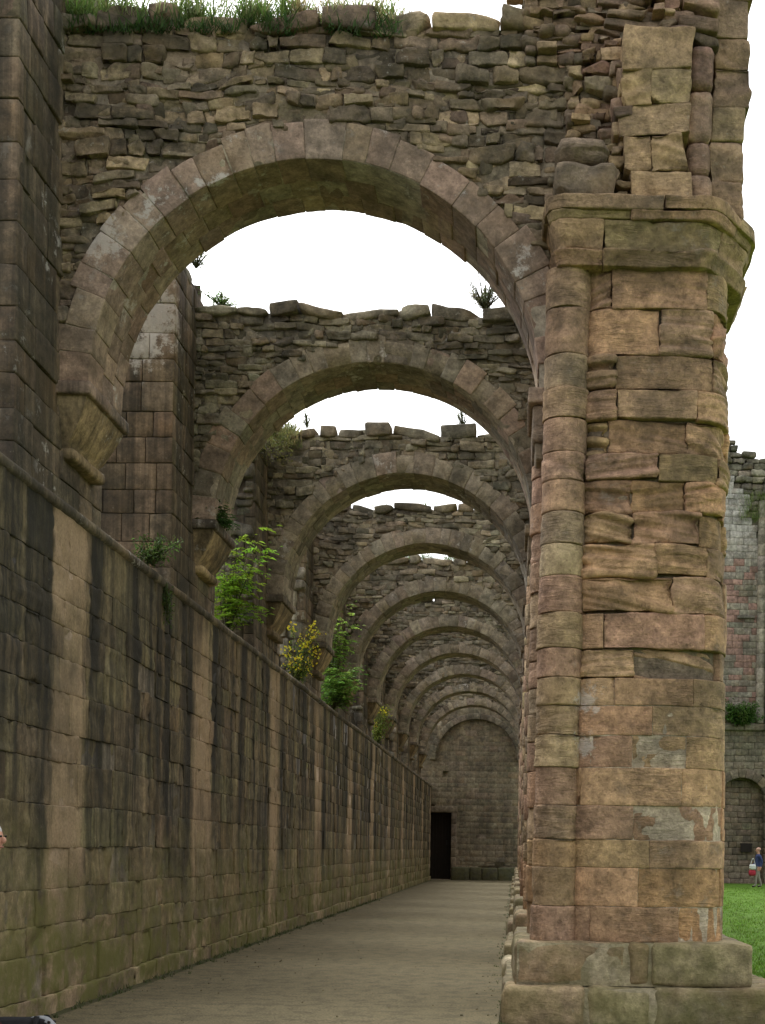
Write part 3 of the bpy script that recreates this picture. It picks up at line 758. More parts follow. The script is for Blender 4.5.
        for y_ in (cy,):
            V = [(.42, y_ - .97, 8.8), (1.95, y_ - .97, 8.8), (1.95, y_ + .97, 8.8), (.42, y_ + .97, 8.8)]; V += [(a, b, 13.2) for a, b, _ in V]
            m2.add(V, [(0, 1, 5, 4), (1, 2, 6, 5), (2, 3, 7, 6), (3, 0, 4, 7), (4, 5, 6, 7), (0, 3, 2, 1)], (.15, .11, .075))
        m2.build('arcade_arch', M_RUB, o, org)
    mb.build('broken_springing', M_RUB if not near else stone_mat('weathered_springing', gain=1.6, strata=.5, soot=.42, lichen=.35, ochre=.3, bump=.8), o, org)
    return o

for i in range(NB): make_pier(i)

# ------------------------------------------------------------------ end wall of the aisle with its doorway
DX0, DX1, DZ0, DZ1 = -4.2, -3.14, .02, 3.3
ew = empty('end_wall', (-2, ENDY, 0), 'grey mortared wall closing the far end of the aisle', 'wall')
org = tuple(ew.location); mb = MB()
fe = plane_map((0, ENDY, 0), (1, 0, 0), (0, -1, 0), .03, 4, .7)
S = rubble_rows(lambda v: ([(-5.6, DX0 - .02), (DX1 + .02, 1.6)] if DZ0 < v < DZ1 else [(-5.6, 1.6)]), .9, 9.3, .2, .32, .3, .65, jit=.003, gap=.001, split=.05)
S += rubble_rows(lambda v: ([(-5.6, DX0 - .02), (DX1 + .02, 1.6)] if DZ0 < v < DZ1 else [(-5.6, 1.6)]), -.1, .9, .2, .3, .3, .65, jit=.015, gap=.02)
stones(mb, S, fe, [(.145, .12, .08), (.135, .113, .076), (.152, .126, .085), (.13, .108, .072)], rr=.004, amp=.006, freq=2, res=(4, 3), seed=300, vary=.05)
def boxm(mb, x0, x1, y0, y1, z0, z1, col, inside=False):
    V = [(x0, y0, z0), (x1, y0, z0), (x1, y1, z0), (x0, y1, z0), (x0, y0, z1), (x1, y0, z1), (x1, y1, z1), (x0, y1, z1)]
    mb.add(V, [(0, 1, 5, 4), (1, 2, 6, 5), (2, 3, 7, 6), (3, 0, 4, 7), (4, 5, 6, 7), (0, 3, 2, 1)], col)
for (a, b, c_, e) in ((-5.6, DX0 - .005, -.1, 9.2), (DX1 + .005, 1.6, -.1, 9.2), (DX0 - .005, DX1 + .005, DZ1 + .005, 9.2), (DX0 - .005, DX1 + .005, -.1, DZ0)):
    boxm(mb, a, b, ENDY + .008, ENDY + 1.8, c_, e, (.18, .152, .105))
mb.build('masonry', M_FAR, ew, org)
mb = MB(); S = [(PI * k / 19 * 2.1, PI * (k + 1) / 19 * 2.1, 2.0, 2.28, -.1, .30) for k in range(19)]  # added ring in a dark tone, drawing the dark outline along the vault line
def outline_map(u, v, w):
    th_ = PI - u / 2.1; return np.stack([AX + v * np.cos(th_), ENDY - w, ZS + v * np.sin(th_)], -1)
stones(mb, S, outline_map, [(.10, .085, .06)], rr=.02, amp=.015, res=(5, 4), seed=304)
mb.build('dark_outline_ring', M_FAR, ew, org)
mb = MB(); S = [(DX0 - .3, DX1 + .3, DZ1, DZ1 + .3, -.3, .03)]
S += [(DX0 - .26, DX0, a, b, -.3, .025) for a, b in heights(DZ0, DZ1, .4, .6)] + [(DX1, DX1 + .26, a, b, -.3, .025) for a, b in heights(DZ0, DZ1, .4, .6)]
stones(mb, S, plane_map((0, ENDY, 0), (1, 0, 0), (0, -1, 0)), [(.165, .13, .09), (.175, .14, .10)], rr=.03, amp=.01, res=(5, 4), seed=302)
mb.build('door_surround', M_FAR, ew, org)
mb = MB()
for k in range(7):
    w_ = (DX1 - DX0) / 7
    boxm(mb, DX0 + w_ * k + .001, DX0 + w_ * (k + 1) - .001, ENDY + .55, ENDY + .61, DZ0, DZ1, (.03, .025, .02))  # near-black boards standing in for the darkness of the open doorway
dm = plain_mat('opening_dark', (.022, .018, .014), .9, .4, 5.)  # shade inside the doorway and the putlog hole, put into the colour
dr = mb.build('doorway_dark', dm, ew, org, False)
mb = MB(); boxm(mb, DX0 + .8, DX0 + .84, ENDY + .5, ENDY + .56, 1.7, 1.95, (.02, .02, .02))
mb.build('handle', plain_mat('iron', (.02, .02, .02), .5, .2), dr, org, False)
# low stone bench along the foot of the wall
mb = MB(); S = [(a, b - .01, -.05, .62 + R_.uniform(-.03, .03), -.6, R_.gauss(0, .02)) for a, b in runs(DX1 + .05, .2, .5, .9)]
stones(mb, S, plane_map((0, ENDY - .5, 0), (1, 0, 0), (0, -1, 0), .02, 3), [(.07, .066, .042), (.06, .058, .038)], rr=.05, amp=.03, res=(5, 4), seed=303)
bo = mb.build('stone_bench', M_BASE, None, (-2, ENDY - .5, 0)); tag(bo, 'low dark stone bench along the foot of the end wall', 'bench')

# ------------------------------------------------------------------ tall ruined wall across the lawn
fw_ = empty('ruined_wall', (11, ENDY + 1, 0), 'tall ruined grey wall beyond the lawn with a roof scar and stepped broken top', 'wall')
org = tuple(fw_.location); FY = ENDY + 1.0; mb = MB()
ff = plane_map((0, FY, 0), (1, 0, 0), (0, -1, 0), .05, 9, .6)
NX, NR, NZ = 11.25, 1.15, 4.1                                       # niche
def top_at(x): return 22.6 - .62 * (x - 10) + .45 * math.sin(x * 2.1)
def scar(x): return 21.0 - 2.05 * (x - 10.2)                        # edge of the pale roof scar
def in_niche(u, v): R2 = NR + .26; return abs(u - NX) < R2 and v < NZ + math.sqrt(max(R2 * R2 - (u - NX) ** 2, 0))
SA, SB, SC = [], [], []
for (a, b) in heights(-.1, 24, .26, .36):
    for (p, q) in runs(2.2, 22, .35, .75, R_.uniform(.4, 1)):
        u, v = (p + q) / 2, (a + b) / 2
        if v > top_at(round(u / .7) * .7): continue
        if in_niche(u, v): 
            SC.append((p, q, a, b, -1.0, -.55 + R_.gauss(0, .01))); continue
        if v > scar(u) and v > 14.5: SB.append((p, q, a + .01, b - .01, -.5, -.12 + R_.gauss(0, .07)))
        else: SA.append((p + .002, q - .002, a + .002, b - .002, -.4, R_.gauss(0, .007)))
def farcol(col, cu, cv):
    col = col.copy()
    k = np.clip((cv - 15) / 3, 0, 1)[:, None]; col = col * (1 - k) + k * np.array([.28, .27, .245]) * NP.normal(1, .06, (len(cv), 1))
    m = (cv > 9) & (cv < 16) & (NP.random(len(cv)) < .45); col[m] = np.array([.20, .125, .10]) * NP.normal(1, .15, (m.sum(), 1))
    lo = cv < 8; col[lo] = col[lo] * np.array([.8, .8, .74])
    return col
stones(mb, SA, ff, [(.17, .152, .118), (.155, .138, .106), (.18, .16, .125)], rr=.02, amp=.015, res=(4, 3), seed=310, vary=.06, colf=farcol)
stones(mb, SB, ff, [(.13, .12, .09), (.10, .094, .07), (.155, .14, .105)], rr=.05, amp=.07, freq=2.5, res=(5, 5), seed=311, vary=.2, skew=.06, chips=4)
stones(mb, SC, ff, [(.115, .095, .068), (.125, .10, .072)], rr=.03, amp=.015, res=(4, 3), seed=312, vary=.12)
for (a, b) in runs(2.2, 22, .7, .7):
    u = (a + b) / 2; boxm(mb, a, b, FY + (.7 if abs(u - NX) < NR + .8 else .25), FY + 1.9, -.2, top_at(round(u / .7) * .7) - .2, (.12, .108, .08))
mb.build('masonry', M_FAR, fw_, org)
mb = MB(); S = []
for k in range(11): S.append((PI * k / 11 * NR, PI * (k + 1) / 11 * NR, NR, NR + .44, -.7, .03))
def nm_(u, v, w):
    th = PI - u / NR; return np.stack([NX + v * np.cos(th), FY - w, NZ + v * np.sin(th)], -1)
stones(mb, [(NX + sg * (NR + .22) - .22, NX + sg * (NR + .22) + .22, a, b - .004, -.7, .03) for sg in (-1, 1) for a, b in heights(-.1, NZ, .3, .45)], ff, [(.12, .10, .072)], rr=.03, amp=.012, res=(4, 3), seed=318)
stones(mb, S, nm_, [(.12, .10, .072)], rr=.03, amp=.012, res=(4, 3), seed=313)
mb.build('niche_arch', M_FAR, fw_, org)
mb = MB(); boxm(mb, 11.3, 11.85, FY + .40, FY + .47, 1.55, 1.9, (.01, .01, .01))  # near-black slab standing in for the shade inside a putlog hole
boxm(mb, 11.28, 11.87, FY + .40, FY + .5, 1.9, 2.0, (.15, .13, .1))
mb.build('putlog_hole_shade', dm, fw_, org, False)
mb = MB()
stones(mb, [(a, b, 7.6, 7.95, -.3, .22) for a, b in runs(2.2, 22, .8, 1.2)], ff, [(.15, .135, .1)], rr=.06, amp=.02, res=(5, 4), seed=314)
mb.build('string_course', M_FAR, fw_, org); mb = MB()
stones(mb, [(10.9, 11.75, 13.2, 13.35, -.3, .12)], ff, [(.15, .14, .11)], rr=.03, amp=.01, res=(5, 4), seed=315)
mb.build('drip_stone', M_FAR, fw_, org)
for bx in (11.98,):
    mb = MB(); fc, L2 = circ_map(bx + .1, FY - .05, .22)
    stones(mb, [(0, L2, a, b - .005, -.15, 0) for a, b in heights(7.95, 19.0, .5, .8)], fc, [(.18, .165, .128), (.165, .152, .118)], rr=.02, amp=.01, res=(14, 3), seed=316, vary=.08)
    fc, L2 = circ_map(bx + .62, FY - .15, .30)
    stones(mb, [(0, L2, a, b - .005, -.2, 0) for a, b in heights(7.95, 19.2, .5, .8)], fc, [(.18, .165, .128), (.165, .152, .118)], rr=.02, amp=.01, res=(14, 3), seed=317, vary=.08)
    mb.build('buttress', M_FAR, fw_, org)

# ------------------------------------------------------------------ ground, path, lawn
def sheet(name, pts, z, mat, sub=1):
    x0, x1, y0, y1 = pts; mb = MB(); nx, ny = sub if isinstance(sub, tuple) else (1, 1)
    X, Y = np.meshgrid(np.linspace(x0, x1, nx + 1), np.linspace(y0, y1, ny + 1))
    Z = np.full_like(X, z)
    if nx > 1: Z = Z + .012 * fbm(np.stack([X * .6, Y * .35, X * 0], -1), 3) 
    V = np.stack([X, Y, Z], -1).reshape(-1, 3)
    Fq = [(j * (nx + 1) + i, j * (nx + 1) + i + 1, (j + 1) * (nx + 1) + i + 1, (j + 1) * (nx + 1) + i) for j in range(ny) for i in range(nx)]
    mb.add(V, Fq); o = mb.build(name, mat); tag(o, None, None, None, 'structure'); return o
def ground_mat(name, cols, sc, bump, grain=120):
    t = NT(name); n1 = t.noise(sc, 8, .7); n2 = t.noise(grain, 3, .7); n3 = t.noise(sc * 5, 8, .72)
    c = t.mix(t.ramp(n1, .35, .65), cols[0], cols[1]); c = t.mix(t.math('MULTIPLY', t.ramp(n3, .46, .6), .8), c, cols[2])
    m2 = t.n('ShaderNodeCombineColor')
    for i in range(3): t.l(t.math('ADD', t.math('MULTIPLY', n2, 2.4), -.2), m2.inputs[i])
    c = t.mix(1., c, m2.outputs[0], 'MULTIPLY')
    t.l(c, t.b.inputs['Base Color']); t.b.inputs['Roughness'].default_value = .95
    b = t.n('ShaderNodeBump'); b.inputs['Strength'].default_value = bump; b.inputs['Distance'].default_value = .02
    t.l(t.math('ADD', n2, t.math('MULTIPLY', n3, 1.5)), b.inputs['Height']); t.l(b.outputs[0], t.b.inputs['Normal'])
    return t.m
M_GRASS = ground_mat('lawn_grass', ((.062, .145, .007), (.085, .18, .010), (.07, .125, .012)), .5, .6, 60)
M_PATH = ground_mat('trodden_gravel', ((.130, .109, .060), (.155, .129, .072), (.088, .076, .043)), .9, .6, 45)
M_DIRT = ground_mat('mossy_earth', ((.065, .062, .028), (.085, .075, .036), (.05, .058, .02)), 1.2, .5, 80)
sheet('ground', (-400, 400, -200, 600), -.05, ground_mat('rough_grass', ((.055, .07, .025), (.07, .075, .03), (.05, .06, .02)), .5, .6, 60))
sheet('lawn', (.7, 24, -5, ENDY + 1), -.012, M_GRASS, (30, 90))
sheet('path_verge', (-4.2, .9, 0, ENDY), -.018, M_DIRT, (10, 80))
sheet('path', (-3.95, -.12, 0, ENDY - .3), .0, M_PATH, (16, 140))

# ------------------------------------------------------------------ plants
def leaf_quads(mb, base, dirs, size, col, droop=.3, aspect=.42, var=.25, fold=True):
    """leaf-shaped quads at base points along dirs"""
    base = np.asarray(base, float); dirs = np.asarray(dirs, float); n = len(base)
    dirs = dirs / (np.linalg.norm(dirs, axis=1, keepdims=True) + 1e-9)
    side = np.cross(dirs, NP.normal(0, .35, (n, 3)) + np.array([0, 0, 1.])); side /= (np.linalg.norm(side, axis=1, keepdims=True) + 1e-9)
    L = size * NP.uniform(.6, 1.3, (n, 1)); W = L * aspect
    tip = base + dirs * L - np.array([0, 0, 1.]) * L * droop
    mid = base + dirs * L * .5 + NP.normal(0, .05, (n, 3)) * L
    V = np.stack([base, mid + side * W * .5, tip, mid - side * W * .5], 1).reshape(-1, 3)
    Fq = (np.arange(n)[:, None] * 4 + np.array([0, 1, 2, 3])[None])
    c = 1.5 * np.asarray(col, float) * NP.normal(1, var, (n, 1)).clip(.4, 1.7) * NP.normal(1, .06, (n, 3))
    mb.add(V, Fq, np.repeat(np.clip(c, .005, .7), 4, 0))

def stem(mb, pts, r0, r1, col):
    pts = np.asarray(pts, float); n = len(pts); V = []
    for k, p in enumerate(pts):
        t_ = pts[min(k + 1, n - 1)] - pts[max(k - 1, 0)]; t_ = t_ / (np.linalg.norm(t_) + 1e-9)
        a = np.cross(t_, [.3, .9, .2]); a /= np.linalg.norm(a) + 1e-9; b = np.cross(t_, a); r = r0 + (r1 - r0) * k / (n - 1)
        for q in range(4): V.append(p + r * (a * math.cos(q * PI / 2) + b * math.sin(q * PI / 2)))
    mb.add(V, [(k * 4 + q, k * 4 + (q + 1) % 4, (k + 1) * 4 + (q + 1) % 4, (k + 1) * 4 + q) for k in range(n - 1) for q in range(4)], col)

def shrub(name, loc, w, h, label, cat, n=12, leaf=.09, col=(.10, .19, .035), lean=(.25, 0), flowers=0, fcol=(.55, .40, .03), group=None, pinnate=True, dens=1.):
    o = empty(name, loc, label, cat, group); st = MB(); lf = MB(); fl2 = MB(); L = np.array(loc, float)
    for s in range(n):
        a = R_.uniform(0, 2 * PI); sp = R_.uniform(.1, 1)
        hh = h * R_.uniform(.25, 1.0)
        tip = np.array([math.cos(a) * w * .5 * sp + lean[0] * hh * .5, math.sin(a) * w * .6 * sp + lean[1] * hh, hh])
        pts = [L + tip * t_ ** .9 * np.array([1, 1, 1]) + np.array([0, 0, .12 * h * math.sin(t_ * PI)]) * .5 for t_ in np.linspace(0, 1, 6)]
        stem(st, pts, .012, .004, (.09, .10, .035))
        B, D_ = [], []
        for t_ in np.linspace(.25, 1, max(3, int((10 if pinnate else 7) * dens))):
            p = L + tip * t_ ** .9 + np.array([0, 0, .06 * h * math.sin(t_ * PI)])
            if pinnate:                                            # leaflets in rows along a leaf stalk
                az = R_.uniform(0, 2 * PI); dv = np.array([math.cos(az), math.sin(az), R_.uniform(-.1, .5)])
                sd = np.cross(dv, [0, 0, 1.])
                for k in range(5):
                    q = p + dv * leaf * (.6 + k * .55) - np.array([0, 0, leaf * .06 * k * k])
                    for sg in (-1, 1): B.append(q); D_.append(sd * sg + dv * .7)
                B.append(p + dv * leaf * 3.3); D_.append(dv)
            else:
                for k in range(int(7 * dens) + 1):
                    v = NP.normal(0, 1, 3); B.append(p + NP.normal(0, leaf * .7, 3)); D_.append(v + [0, 0, .4])
        leaf_quads(lf, B, D_, leaf, np.array(col) * R_.uniform(.55, 1.25) * np.array([R_.uniform(.85, 1.2), 1, 1]), droop=.3, var=.32)
        if flowers and R_.random() < flowers:
            nb = 22; q = L + tip + NP.normal(0, .07, (nb, 3)); leaf_quads(lf, q, NP.normal(0, 1, (nb, 3)) + [0, 0, 1], .055, fcol, droop=0, aspect=.9, var=.12)
    so = st.build('stem', M_LEAF, o, loc); lo = lf.build('leaves', M_LEAF, o, loc)
    return o

def grass_tuft(mb, L, r, h, n, col, var=.25):
    L = np.asarray(L, float)
    a = NP.uniform(0, 2 * PI, n); q = r * np.sqrt(NP.uniform(0, 1, n)); b = L + np.stack([q * np.cos(a), q * np.sin(a), 0 * a], 1)
    hh = h * NP.uniform(.4, 1.1, n); ln = NP.normal(0, .45, (n, 2))
    d = np.stack([ln[:, 0], ln[:, 1], np.ones(n)], 1)
    side = np.stack([np.cos(a + 1), np.sin(a + 1), 0 * a], 1) * .006
    m_ = b + d * hh[:, None] * .55; t_ = b + d * hh[:, None] * np.array([1.15, 1.15, .95])
    V = np.stack([b - side, b + side, m_ + side * .8, t_, m_ - side * .8], 1).reshape(-1, 3)
    Fq = np.concatenate([np.arange(n)[:, None] * 5 + np.array([0, 1, 2, 4])])
    Ft = np.arange(n)[:, None] * 5 + np.array([4, 2, 3])
    c = 1.3 * np.asarray(col) * NP.normal(1, var, (n, 1)).clip(.4, 1.8) * NP.normal(1, .07, (n, 3)); c = np.repeat(np.clip(c, .005, .6), 5, 0)
    mb.add(V, Fq, c); k = len(V)
    mb.f.append(Ft + mb.n - k); mb.mi.append(np.full(n, 0, np.int32))

# turf along the top of the nearest arch
mb = MB()
for k in range(560):
    x = R_.uniform(-4.4, -1.15); y = D1 + R_.uniform(-.05, .9); z = 9.28 + R_.uniform(-.02, .12)
    dry = x > -2.2 and R_.random() < .55
    grass_tuft(mb, (x, y, z), .07, R_.uniform(.14, .38), 16, (.27, .23, .12) if dry else ((.13, .20, .05) if R_.random() < .6 else (.19, .22, .09)))
for k in range(90):
    x = R_.uniform(-4.35, -1.2)
    grass_tuft(mb, (x, D1 - .03, 9.16 + R_.uniform(-.04, .08)), .08, .14, 14, (.045, .085, .022))
t_ = mb.build('turf', M_LEAF, None, (-2.5, D1 + .4, 9.3)); tag(t_, 'strip of green and dry turf growing along the top of the nearest arch', 'grass', None, 'stuff')

shrub('elder_bush', (-4.62, 21.3, LEDGE + .1), .85, 1.9, 'tall bright green bush in the window opening left of the second arch', 'bush', 15, .10, (.17, .28, .03), (.30, .0), group='bushes on the wall ledge')
shrub('ragwort', (-4.42, 27.0, LEDGE + .1), .8, 1.15, 'yellow flowered plant on the ledge behind the third arch', 'plant', 16, .07, (.10, .15, .035), (.3, 0), flowers=1., group='bushes on the wall ledge', pinnate=False)
shrub('leafy_bush', (-4.35, 31.7, LEDGE + .05), 1.0, 1.1, 'low spreading green bush spilling over the ledge below the fourth arch', 'bush', 18, .10, (.10, .19, .03), (.75, 0), group='bushes on the wall ledge')
shrub('elder_bush', (-4.55, 32.4, LEDGE + .1), .7, 2.6, 'slender light green bush rising behind the low spreading bush', 'bush', 13, .10, (.14, .24, .04), (.22, 0), group='bushes on the wall ledge')
shrub('ragwort', (-4.40, 42.6, LEDGE + .1), .8, 1.3, 'small yellowish plant on the ledge nearest the end wall', 'plant', 14, .10, (.13, .18, .035), (.4, 0), flowers=.5, group='bushes on the wall ledge', pinnate=False)
shrub('ivy', (-4.16, 15.3, LEDGE + .06), .55, .35, 'small ivy creeping on the ledge below the reddish window jamb', 'ivy', 14, .05, (.06, .10, .025), (.1, 0), pinnate=False)
# hanging strand of the same ivy is its own sprig
o = shrub('ivy', (-4.12, 15.75, LEDGE - .05), .2, -.55, 'trailing ivy sprig hanging down the dark wall below the ledge', 'ivy', 8, .045, (.055, .09, .025), (-.05, 0), pinnate=False)
shrub('fern', (-4.12, 18.25, ZS - .02), .35, .28, 'dark green fern on the left corbel of the second arch', 'fern', 12, .06, (.05, .10, .025), (.1, 0))
shrub('weed', AT(485, 311, 18.3), .75, .42, 'thin dark weed on the right end of the second arch', 'weed', 30, .035, (.09, .10, .055), (0, 0), pinnate=False, dens=1.)
shrub('weed', AT(307, 428, 23.7), .25, .28, 'small round weed on the left top of the third arch', 'weed', 10, .035, (.07, .10, .04), (0, 0), pinnate=False, dens=.8)
shrub('weed', AT(463, 428, 23.7), .35, .42, 'thin weed at the right top of the third arch', 'weed', 12, .04, (.08, .10, .045), (0, 0), pinnate=False, dens=.7)
shrub('weed', AT(196, 268, 17.2), .35, .35, 'wispy plant on the broken top of the reddish window jamb', 'weed', 12, .035, (.08, .11, .045), (.2, 0), pinnate=False, dens=.8)
shrub('weed', AT(222, 308, 18.15), .6, .22, 'low green plant on the left end of the second arch top', 'weed', 16, .035, (.08, .13, .035), (.2, 0), pinnate=False)
mb = MB()
bx = (-4.35, 22.75, 8.35)
for k in range(150):
    p = (bx[0] + R_.uniform(-.35, .55), bx[1] + R_.uniform(-.9, .8), bx[2] + R_.uniform(-.05, .25))
    grass_tuft(mb, p, .08, R_.uniform(.12, .3), 14, (.13, .15, .05) if R_.random() < .6 else (.2, .17, .08))
leaf_quads(mb, [np.array(bx) + [R_.uniform(-.3, .5), R_.uniform(-.6, .3), R_.uniform(-.35, .3)] for _ in range(900)], NP.normal(0, 1, (900, 3)) + [0, 0, .4], .05, (.12, .12, .04))
t_ = mb.build('grass_clump', M_LEAF, None, bx); tag(t_, 'pale grass clump on the broken wall pier beside the third arch', 'grass', None, 'stuff')
for n_, (i, lab) in enumerate(((3, 'tufts of grass on top of the fourth arch'), (4, 'green tufts of grass on top of the fifth arch'), (5, 'dark tufts of grass on top of the sixth arch'))):
    mb = MB(); d = ARCH[i]
    for k in range((10, 60, 30)[n_]):
        x = R_.uniform(-3.2, -.3); grass_tuft(mb, (x, d + R_.uniform(0, .4), 8.82), .1, R_.uniform(.1, .3), 12, (.08, .13, .03))
    t_ = mb.build('grass_tuft', M_LEAF, None, (AX, d, 8.8)); tag(t_, lab, 'grass', None, 'stuff')
shrub('wall_shrub', (11.2, FY - .3, 7.9), 2.4, .95, 'dark green shrub on the string course of the tall ruined wall', 'bush', 40, .16, (.05, .10, .02), (0, 0), pinnate=False, dens=1.3)
mb = MB()
for k in range(60): 
    x = 11.0 + R_.uniform(0, 1.8); grass_tuft(mb, (x, FY - .1, 18.4 + R_.uniform(-.5, .8)), .2, .6, 12, (.15, .2, .06))
t_ = mb.build('grass_patch', M_LEAF, None, (12, FY, 18)); tag(t_, 'pale grass growing on a broken step of the tall ruined wall', 'grass', None, 'stuff')
# little weeds where the wall meets the path and on the plinth
mb = MB()
for k in range(230):
    y = R_.uniform(9, 40); grass_tuft(mb, (WALLX + .10 + abs(R_.gauss(0, .07)), y, -.01), .06, R_.uniform(.02, .08), 7, (.06, .075, .028))
t_ = mb.build('grass_fringe', M_LEAF, None, (WALLX, 20, 0)); tag(t_, 'sparse grass fringe along the foot of the dark left wall', 'grass', None, 'stuff')
mb = MB()
for k in range(150):
    y = R_.uniform(9.5, 60); x = -.12 + R_.gauss(-.0, .05)
    grass_tuft(mb, (x, y, -.01), .06, R_.uniform(.02, .06), 8, (.05, .065, .02))
t_ = mb.build('grass_verge', M_LEAF, None, (-.1, 20, 0)); tag(t_, 'sparse grass along the right edge of the path by the plinths', 'grass', None, 'stuff')

# mown blades over the part of the lawn that can be seen
mb = MB()
for k in range(9000):
    y = 14 + 45 * R_.random() ** 1.3; x = y * R_.uniform(.11, .38) + R_.uniform(-.8, .8)
    grass_tuft(mb, (max(2.5, x), y, -.015), .16, R_.uniform(.03, .075), 7, (.075, .15, .012) if R_.random() < .7 else (.10, .16, .03), .3)
t_ = mb.build('lawn_grass', M_LEAF, None, (6, 35, 0)); tag(t_, 'short mown green grass of the lawn beside the pier', 'grass', None, 'stuff')
# loose grit on the path
mb = MB(); S = []
for k in range(260):
    y = 9.5 + 26 * R_.random() ** 1.7; x = R_.uniform(-3.95, -.15) if R_.random() < .6 else (-4.0 + abs(R_.gauss(0, .25)) if R_.random() < .5 else -.15 - abs(R_.gauss(0, .2))); q = R_.uniform(.004, .011)
    S.append((x - q, x + q, y - q * R_.uniform(.7, 1.3), y + q, -.02, q * .8))
def flat_map(u, v, w): return np.stack([u, v, w + .004], -1)
stones(mb, S, flat_map, [(.2, .17, .11), (.12, .10, .07), (.28, .25, .19)], rr=.01, amp=.004, freq=30, res=(3, 3), seed=401, vary=.25)
t_ = mb.build('gravel', M_PATH, None, (-2, 15, 0)); tag(t_, 'loose grit scattered over the trodden path', 'gravel', None, 'stuff')
# fallen stones between the piers along the path edge
for k, (x, y, s, lab) in enumerate(((.12, 15.9, .26, 'pale loose block on the ground just behind the nearest pier'), (.18, 20.6, .24, 'loose stone at the path edge behind the second pier'), (.2, 25.9, .26, 'loose stone at the path edge behind the third pier'))):
    mb = MB(); stones(mb, [(-s, s, -.02, s * .9, -.5, .2)], plane_map((x, y, 0), (1, 0, 0), (0, -1, 0)), [(.3, .25, .17)], rr=.07, amp=.04, res=(8, 6), seed=400 + k)
    o = mb.build('loose_stone', M_BASE, None, (x, y, 0)); tag(o, lab, 'stone', 'loose stones by the path')

# ------------------------------------------------------------------ people and dog (one skinned body each)
def skin_body(name, joints, bones, mats, matf, parent, origin, sub=2):
    me = bpy.data.meshes.new(name + '_cage'); names = list(joints)
    me.from_pydata([joints[k][0] for k in names], [(names.index(a), names.index(b)) for a, b in bones], [])
    ob = bpy.data.objects.new(name + '_cage', me); C.objects.link(ob)
    sk = ob.modifiers.new('s', 'SKIN'); sk.use_smooth_shade = True
    for k, nm in enumerate(names):
        d_ = me.skin_vertices[0].data[k]; r = joints[nm][1]; d_.radius = r if isinstance(r, tuple) else (r, r); d_.use_root = (k == 0)
    sb = ob.modifiers.new('d', 'SUBSURF'); sb.levels = sub; sb.render_levels = sub
    dg = bpy.context.evaluated_depsgraph_get(); dg.update()
    m2 = bpy.data.meshes.new_from_object(ob.evaluated_get(dg)); m2.name = name
    bpy.data.objects.remove(ob, do_unlink=True); bpy.data.meshes.remove(me)
    for m in mats: m2.materials.append(m) if False else None
    m2.materials.clear()
    for m in mats: m2.materials.append(m)
    for p in m2.polygons: p.material_index = matf(p.center); p.use_smooth = True
    m2.transform(__import__('mathutils').Matrix.Translation(-Vector(origin)))
    o = bpy.data.objects.new(name, m2); C.objects.link(o); o.parent = parent
    return o

M_SKIN = plain_mat('skin', (.50, .27, .19), .55, .12, 20, .05)
M_GREYHAIR = plain_mat('grey_hair', (.50, .49, .47), .8, .25, 60, .3)
M_NAVY = plain_mat('navy_cloth', (.035, .05, .13), .85, .25, 12, .15)
M_BEIGE = plain_mat('beige_cloth', (.26, .24, .20), .85, .15, 12, .15)
M_SHOE = plain_mat('dark_leather', (.03, .025, .02), .6, .2)
M_RED = plain_mat('red_cloth', (.36, .03, .05), .8, .2)
M_WHITE = plain_mat('white_cloth', (.62, .64, .62), .8, .1)
M_GREEN = plain_mat('olive_jacket', (.10, .10, .06), .85, .2)
M_EYE = plain_mat('dark_eye', (.02, .015, .012), .2, .1, 5, 0)

